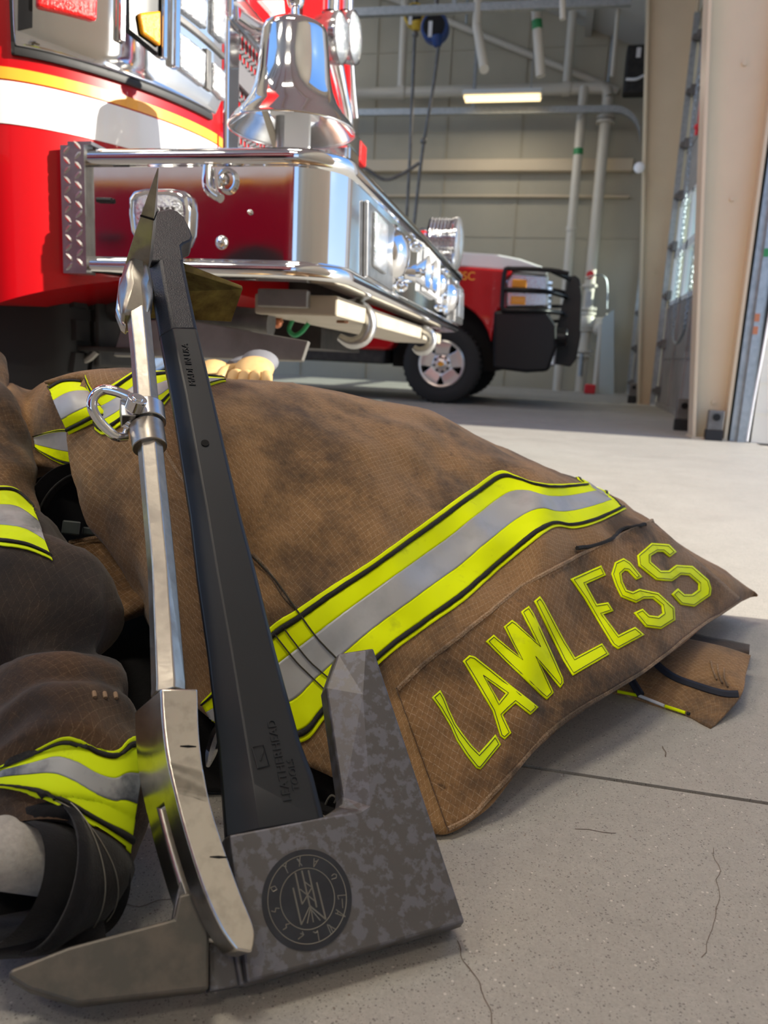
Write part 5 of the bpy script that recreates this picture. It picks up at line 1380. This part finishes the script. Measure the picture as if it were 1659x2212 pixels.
# ------------------------------------------------ underneath
bm = B(); box2(bm, (-.82, 2.02, .568), (-.585, 3.9, .622)); obj('frame_extension', bm, MT['beige'], eng, smooth=False, bevel=.006)
bm = B(); box2(bm, (-.80, 1.99, .585), (-.66, 2.02, .632)); obj('end_plate', bm, MT['plate'], eng, smooth=False, bevel=.004)
for pts, y, r_, lab in (([(738, 662), (770, 660), (792, 678), (797, 705), (784, 732), (757, 741), (731, 728)], 2.35, .021, 0), ([(900, 712), (918, 714), (930, 724), (932, 740), (920, 756), (904, 758), (893, 750)], 3.35, .021, 1)):
    k = [.8, 1.0, 1.05, 1.05, 1.0, .85, .55]
    bm = B(); tube(bm, [ea(a, b, y=y) for a, b in pts], [r_ * q for q in k], seg=12, smooth=5); obj('tow_hook', bm, MT['chrome_dull'], eng)
bm = B(); q = ea(738, 682, y=2.2); cyl(bm, q - V((0, .0, .02)), q + V((0, 0, .03)), .018, seg=6); obj('rusty_bolt', bm, mat('rust', (.22, .10, .05), .8), eng)
bm = B(); tube(bm, [V((-3.2, 2.08, .56)), V((-1.3, 2.08, .575)), V((-.80, 2.1, .545))], .04, seg=18); obj('exhaust_pipe', bm, MT['dgrey'], eng)
for xx in (-1.32, -1.18): bm = B(); cyl(bm, (xx, 2.08, .575), (xx + .03, 2.08, .575), .046, seg=18); obj('pipe_clamp', bm, MT['under'], eng)
pl = [(262, 690), (400, 690), (664, 736), (650, 779), (240, 768)]
bm = B(); pp = [ea(a, b, y=1.98) for a, b in pl]; rings(bm, [pp, [p + V((0, .02, -.004)) for p in pp]]); obj('skid_plate', bm, MT['plate'], eng, smooth=False, bevel=.003)
bm = B(); pp = [ea(a, b, y=1.93) for a, b in ((40, 690), (98, 688), (98, 744), (300, 752), (298, 764), (30, 750))]; rings(bm, [pp, [p + V((0, .25, 0)) for p in pp]]); obj('bracket', bm, MT['under'], eng, smooth=False, bevel=.004)
bm = B(); box2(bm, (-1.5, 2.0, .40), (-1.28, 2.3, .60)); cyl(bm, ea(152, 712, y=1.97), ea(152, 712, y=2.03), .03, seg=16); obj('spring_hanger', bm, MT['under'], eng, bevel=.01)
bm = B(); box2(bm, (-5, 2.35, .46), (-1.2, 3.6, 1.0)); box2(bm, (-1.3, 2.9, .50), (-.9, 3.5, .75)); obj('chassis', bm, MT['under'], eng, smooth=False)
bm = B(); tube(bm, [ea(a, b, y=1.96) for a, b in ((95, 752), (118, 772), (150, 780), (185, 775), (205, 758))], .011, seg=8, smooth=5); obj('braided_hose', bm, MT['plate'], eng)
bm = B(); tube(bm, [ea(a, b, y=1.95) for a, b in ((96, 690), (102, 705), (118, 716), (132, 708))], .007, seg=8, smooth=4); obj('grease_line', bm, MT['plate'], eng)
bm = B(); tube(bm, [ea(a, b, y=2.3) for a, b in ((630, 690), (622, 712), (634, 724), (650, 716), (664, 698))], .007, seg=8, smooth=5); obj('green_air_line', bm, MT['greenhose'], eng)
bm = B(); ball(bm, ea(596, 697, y=2.2), .016); cyl(bm, ea(590, 699, y=2.2), ea(606, 690, y=2.2), .010, seg=8); obj('copper_fitting', bm, MT['copper'], eng)
bm = B(); q = ea(4, 703, y=1.90); box2(bm, (q.x - .3, q.y - .02, q.z - .008), (q.x + .03, q.y + .2, q.z + .008)); obj('step_edge', bm, MT['white'], eng, smooth=False)
bm = B(); q = ea(6, 728, y=1.92); box2(bm, (q.x - .3, q.y - .01, q.z - .016), (q.x + .025, q.y + .1, q.z + .012)); obj('step_reflector', bm, MT['redlens'], eng, smooth=False, bevel=.004)
bm = B(); WRR = .50; wc = V((-1.80, 1.86, .50))
lathe(bm, [(.28, .0), (.36, .0), (.46, .01), (.49, .03), (WRR, .06), (WRR, .27), (.49, .31), (.4, .33), (.28, .33)], wc, (0, 1, 0), 48)
for k in range(36):
    a = 2 * pi * k / 36; R3 = Matrix.Rotation(-a, 3, 'Y')
    for dy in (.08, .165, .25): box(bm, wc + R3 @ V((WRR, dy, 0)), (.022, .062, .055), R3)
tyv = obj('tyre', bm, MT['tyre'], eng)
bm = B(); lathe(bm, [(.29, .01), (.27, .02), (.25, .10), (.12, .12), (.1, .02), (0, .02)], wc, (0, 1, 0), 36); obj('rim', bm, MT['alum'], tyv)

# ================================================================== SECOND ENGINE, behind the camera, mirrored in the bumper
NY = -1.15
e2 = thing('fire_engine', (-2.6, NY - 1.25, 0), 'second red fire engine parked behind the camera, seen only mirrored in the polished bumper', 'fire engine')
bm = B(); box2(bm, (-6.5, NY - 2.5, .55), (-.55, NY, 2.85)); obj('body', bm, mat('maroon_paint', (.27, .003, .02), .22, coat=1), e2, smooth=False, bevel=.06, seg=4)
bm = B(); box2(bm, (-6.4, NY, 1.60), (-.7, NY + .003, 1.86)); obj('white_stripe', bm, MT['white'], e2, smooth=False)
bm = B(); box2(bm, (-6.4, NY, 1.565), (-.7, NY + .003, 1.592)); obj('gold_stripe', bm, MT['gold'], e2, smooth=False)
for x0, x1 in ((-2.7, -1.9), (-4.3, -3.2)):
    bm = B(); box2(bm, (x0, NY, 1.8), (x1, NY + .006, 2.4)); obj('side_window', bm, MT['blackg'], e2, smooth=False, bevel=.02)
bm = B(); box2(bm, (-3.0, NY, 1.22), (-2.82, NY + .03, 1.26)); obj('door_handle', bm, MT['black'], e2, smooth=False, bevel=.008)
bm = B(); cyl(bm, (-1.75, NY - .05, .6), (-1.75, NY + .012, .6), .60, seg=48); obj('wheel_arch', bm, MT['black'], e2)
wc = V((-1.75, NY - .2, .5)); bm = B(); lathe(bm, [(.28, .22), (.36, .23), (.48, .22), (.5, .16), (.5, -.05)], wc, (0, 1, 0), 40); t2 = obj('tyre', bm, MT['tyre'], e2)
bm = B(); lathe(bm, [(.29, .2), (.25, .16), (.12, .14), (.1, .22), (0, .22)], wc, (0, 1, 0), 32); obj('rim', bm, MT['alum'], t2)
# ================================================================== RED PICKUP
YT = 7.72
tr = thing('pickup_truck', (-1.8, 8.65, 0), 'red pickup truck with a white hood and black grille guard in the next bay', 'truck')
def xz(px, py, y=YT): p = at(px, py, y=y); return (p.x, p.z)
def side(bm, poly, y0, y1, mi=0): prism(bm, poly, (0, 0, 0), (1, 0, 0), (0, 0, 1), (0, 1, 0), y0, y1, mi)
WXC, WZ, WR = -1.14, .39, .39
arch = [(WXC + .50 * cos(radians(a)), .47 + .53 * sin(radians(a))) for a in range(172, 8, -12)]
bodyp = [(-4.9, .50), (-1.70, .50)] + arch + [(-.62, .93), (-.53, .93), (-.55, 1.235), (-.50, 1.30), (-1.0, 1.325), (-2.3, 1.345), (-4.9, 1.345)]
bm = B(); side(bm, bodyp, YT, YT + 2.0); obj('body', bm, MT['red'], tr, smooth=False, bevel=.03, seg=3)
hood = [(-2.4, 1.34), (-1.0, 1.325), (-.50, 1.295), (-.20, 1.27), (-.17, 1.295), (-.24, 1.345), (-.45, 1.41), (-.66, 1.445), (-1.0, 1.46), (-2.4, 1.48)]
bm = B(); side(bm, hood, YT + .03, YT + 1.97); obj('hood', bm, MT['white'], tr, smooth=False, bevel=.035, seg=3)
bm = B(); side(bm, [(-4.6, 1.34), (-2.3, 1.34), (-2.9, 1.92), (-4.6, 1.95)], YT + .1, YT + 1.9); obj('cab', bm, MT['white'], tr, smooth=False, bevel=.05)
bm = B(); box2(bm, (-4.9, YT + .04, .36), (-1.72, YT + 1.9, .52)); obj('rocker_panel', bm, MT['under'], tr, bevel=.02)
bm = B(); box2(bm, (-1.68, YT + .25, .34), (-.62, YT + 1.75, 1.02)); obj('wheel_well', bm, MT['hole'], tr, smooth=False)
bm = B(); box2(bm, (-4.9, YT + .02, 1.09), (-2.0, YT + .0, 1.10)); obj('gold_line', bm, MT['gold'], tr)
bm = B(); side(bm, [(-.66, .92), (-.64, .62), (-.62, .37), (-.30, .345), (-.09, .37), (-.03, .60), (-.05, .80), (-.16, .94)], YT - .01, YT + 2.01); obj('front_bumper', bm, MT['blackg'], tr, smooth=False, bevel=.03, seg=3)
# headlamps and grille
for yy, nm in ((YT, 1), (YT + 1.62, 2)):
    bm = B(); prism(bm, [(-.545, .95), (-.14, .97), (-.17, 1.26), (-.50, 1.275), (-.56, 1.2)], (0, 0, 0), (1, 0, 0), (0, 0, 1), (0, 1, 0), yy - .012, yy + .38); hl = obj('headlamp', bm, MT['glassl'], tr, smooth=False, bevel=.02)
    for za, zb in ((1.135, 1.215), (.98, 1.06)):
        bm = B(); box2(bm, (-.50, yy - .02, za), (-.36, yy + .02, zb)); obj('amber_marker', bm, MT['amber'], hl, smooth=False, bevel=.01)
    bm = B(); box2(bm, (-.55, yy - .018, 1.105), (-.15, yy + .05, 1.125)); obj('trim_bar', bm, MT['blackg'], hl, smooth=False)
bm = B()
for z in (.98, 1.04, 1.10, 1.16, 1.22): box2(bm, (-.18, YT + .38, z), (-.13, YT + 1.62, z + .025))
obj('grille', bm, MT['chrome'], tr, smooth=False)
# grille guard
gg = thing
bm = B()
loop = [(-.575, .955), (-.575, 1.27), (-.5, 1.305), (-.15, 1.30), (.02, 1.27)]
for yy in (YT - .05, YT + 2.05):
    tube(bm, [V((x, yy, z)) for x, z in loop], .022, seg=10, smooth=3)
    tube(bm, [V((-.575, yy, .955)), V((-.53, yy, .925)), V((-.2, yy, .93)), V((.0, yy + (.3 if yy < YT + 1 else -.3), .93))], .022, seg=10, smooth=3)
    tube(bm, [V((-.575, yy, 1.115)), V((-.2, yy, 1.11)), V((.02, yy + (.35 if yy < YT + 1 else -.35), 1.09))], .022, seg=10, smooth=3)
for z in (1.27, 1.09, .93): tube(bm, [V((.02, YT + .3, z)), V((.02, YT + 1.7, z))], .022, seg=10)
tube(bm, [V((-.15, YT - .05, 1.30)), V((.02, YT + .35, 1.27))], .022, seg=10)
guard = obj('grille_guard', bm, MT['blackg'], tr)
for yy in (YT + .36, YT + 1.6):
    bm = B(); prism(bm, [(-.06, .44), (.12, .42), (.17, .50), (.19, .72), (.17, 1.12), (.13, 1.27), (.08, 1.305), (.03, 1.29), (-.02, 1.0), (-.06, .7)], (0, 0, 0), (1, 0, 0), (0, 0, 1), (0, 1, 0), yy, yy + .05)
    obj('upright', bm, MT['black'], guard, smooth=False, bevel=.012)
bm = B(); cyl(bm, (-.12, YT + .12, .70), (.06, YT + .12, .70), .085, seg=18); obj('winch_motor', bm, MT['blackg'], tr, bevel=.015)
bm = B(); box2(bm, (-.14, YT + .02, .42), (-.03, YT + .14, .66)); obj('fog_lamp', bm, MT['glassl'], tr, smooth=False, bevel=.02)
bm = B(); box2(bm, (-.14, YT + .02, .36), (-.30, YT + .4, .41)); obj('tow_eye', bm, MT['under'], tr)
def wheel(cx, cz, y, R_, parent, out=-1, w=.27, spokes=5, rimr=.57):
    """y = outer face; out = direction the rim faces"""
    bm = B(); d = -out
    lathe(bm, [(R_ * .60, .02), (R_ * .72, .0), (R_ * .9, .004), (R_ * .975, .02), (R_, .05), (R_, w - .05), (R_ * .97, w - .01), (R_ * .8, w), (R_ * .6, w)], (cx, y, cz), (0, d, 0), 48)
    for k in range(40):
        a = 2 * pi * k / 40; R3 = Matrix.Rotation(-a, 3, 'Y'); box(bm, V((cx, y, cz)) + R3 @ V((R_, d * .085, 0)), (.012, .09, .028), R3); box(bm, V((cx, y, cz)) + R3 @ V((R_, d * .19, 0)), (.012, .09, .028), R3)
    ty = obj('tyre', bm, MT['tyre'], parent)
    rr = R_ * rimr
    bm = B(); lathe(bm, [(rr * 1.06, .012), (rr, .0), (rr * .94, .004), (rr * .92, .06), (rr * .92, w - .05)], (cx, y, cz), (0, d, 0), 48); rim = obj('rim', bm, MT['alum'], parent)
    bm = B(); cyl(bm, (cx, y + d * .12, cz), (cx, y + d * .13, cz), rr * .93, seg=40); obj('backing', bm, MT['hole'], rim)
    for k in range(spokes):
        a = pi / 2 + 2 * pi * k / spokes; bm = B()
        U = V((cos(a), 0, sin(a))); W_ = V((-sin(a), 0, cos(a))); o = V((cx, y, cz)); rs = []
        for t, hw, dy in ((.28, .32, .035), (.45, .31, .02), (.75, .36, .012), (.96, .50, .012)):
            c = o + U * rr * t; rs.append([c - W_ * rr * hw + V((0, d * dy, 0)), c + W_ * rr * hw + V((0, d * dy, 0)), c + W_ * rr * hw + V((0, d * (dy + .05), 0)), c - W_ * rr * hw + V((0, d * (dy + .05), 0))])
        rings(bm, rs); obj('spoke', bm, MT['alum'], rim, smooth=False, bevel=.006)
    bm = B(); lathe(bm, [(rr * .42, .04), (rr * .42, .026), (rr * .36, .018), (rr * .24, .02), (rr * .22, -.012), (rr * .14, -.02), (0, -.02)], (cx, y, cz), (0, d, 0), 32); hb = obj('hub', bm, MT['alum'], rim)
    for k in range(8):
        a = 2 * pi * k / 8 + .2; bm = B(); c = V((cx + rr * .335 * cos(a), y + d * .012, cz + rr * .335 * sin(a))); cyl(bm, c, c + V((0, d * .02, 0)), .014, seg=6); obj('lug_nut', bm, MT['hole'], rim)
    return hb
h = wheel(WXC, WZ, YT + .02, WR, tr)
bm = B(); box2(bm, (WXC - .035, YT - .012, WZ - .012), (WXC + .035, YT - .004, WZ + .012)); box2(bm, (WXC - .014, YT - .013, WZ - .022), (WXC + .014, YT - .004, WZ + .022)); obj('cap_badge', bm, MT['gold'], tr)
wheel(WXC + .02, WZ, YT + 1.96, WR, tr, out=1)
wheel(-4.3, WZ, YT + .02, WR, tr)
p = at(1004, 597, y=YT - .004)
bm = place_text('ISSC', .11, (p.x, YT - .004, p.z), (1, 0, 0), (0, 0, 1), (0, -1, 0), .002); obj('gold_lettering', bm, MT['gold'], tr, smooth=False)
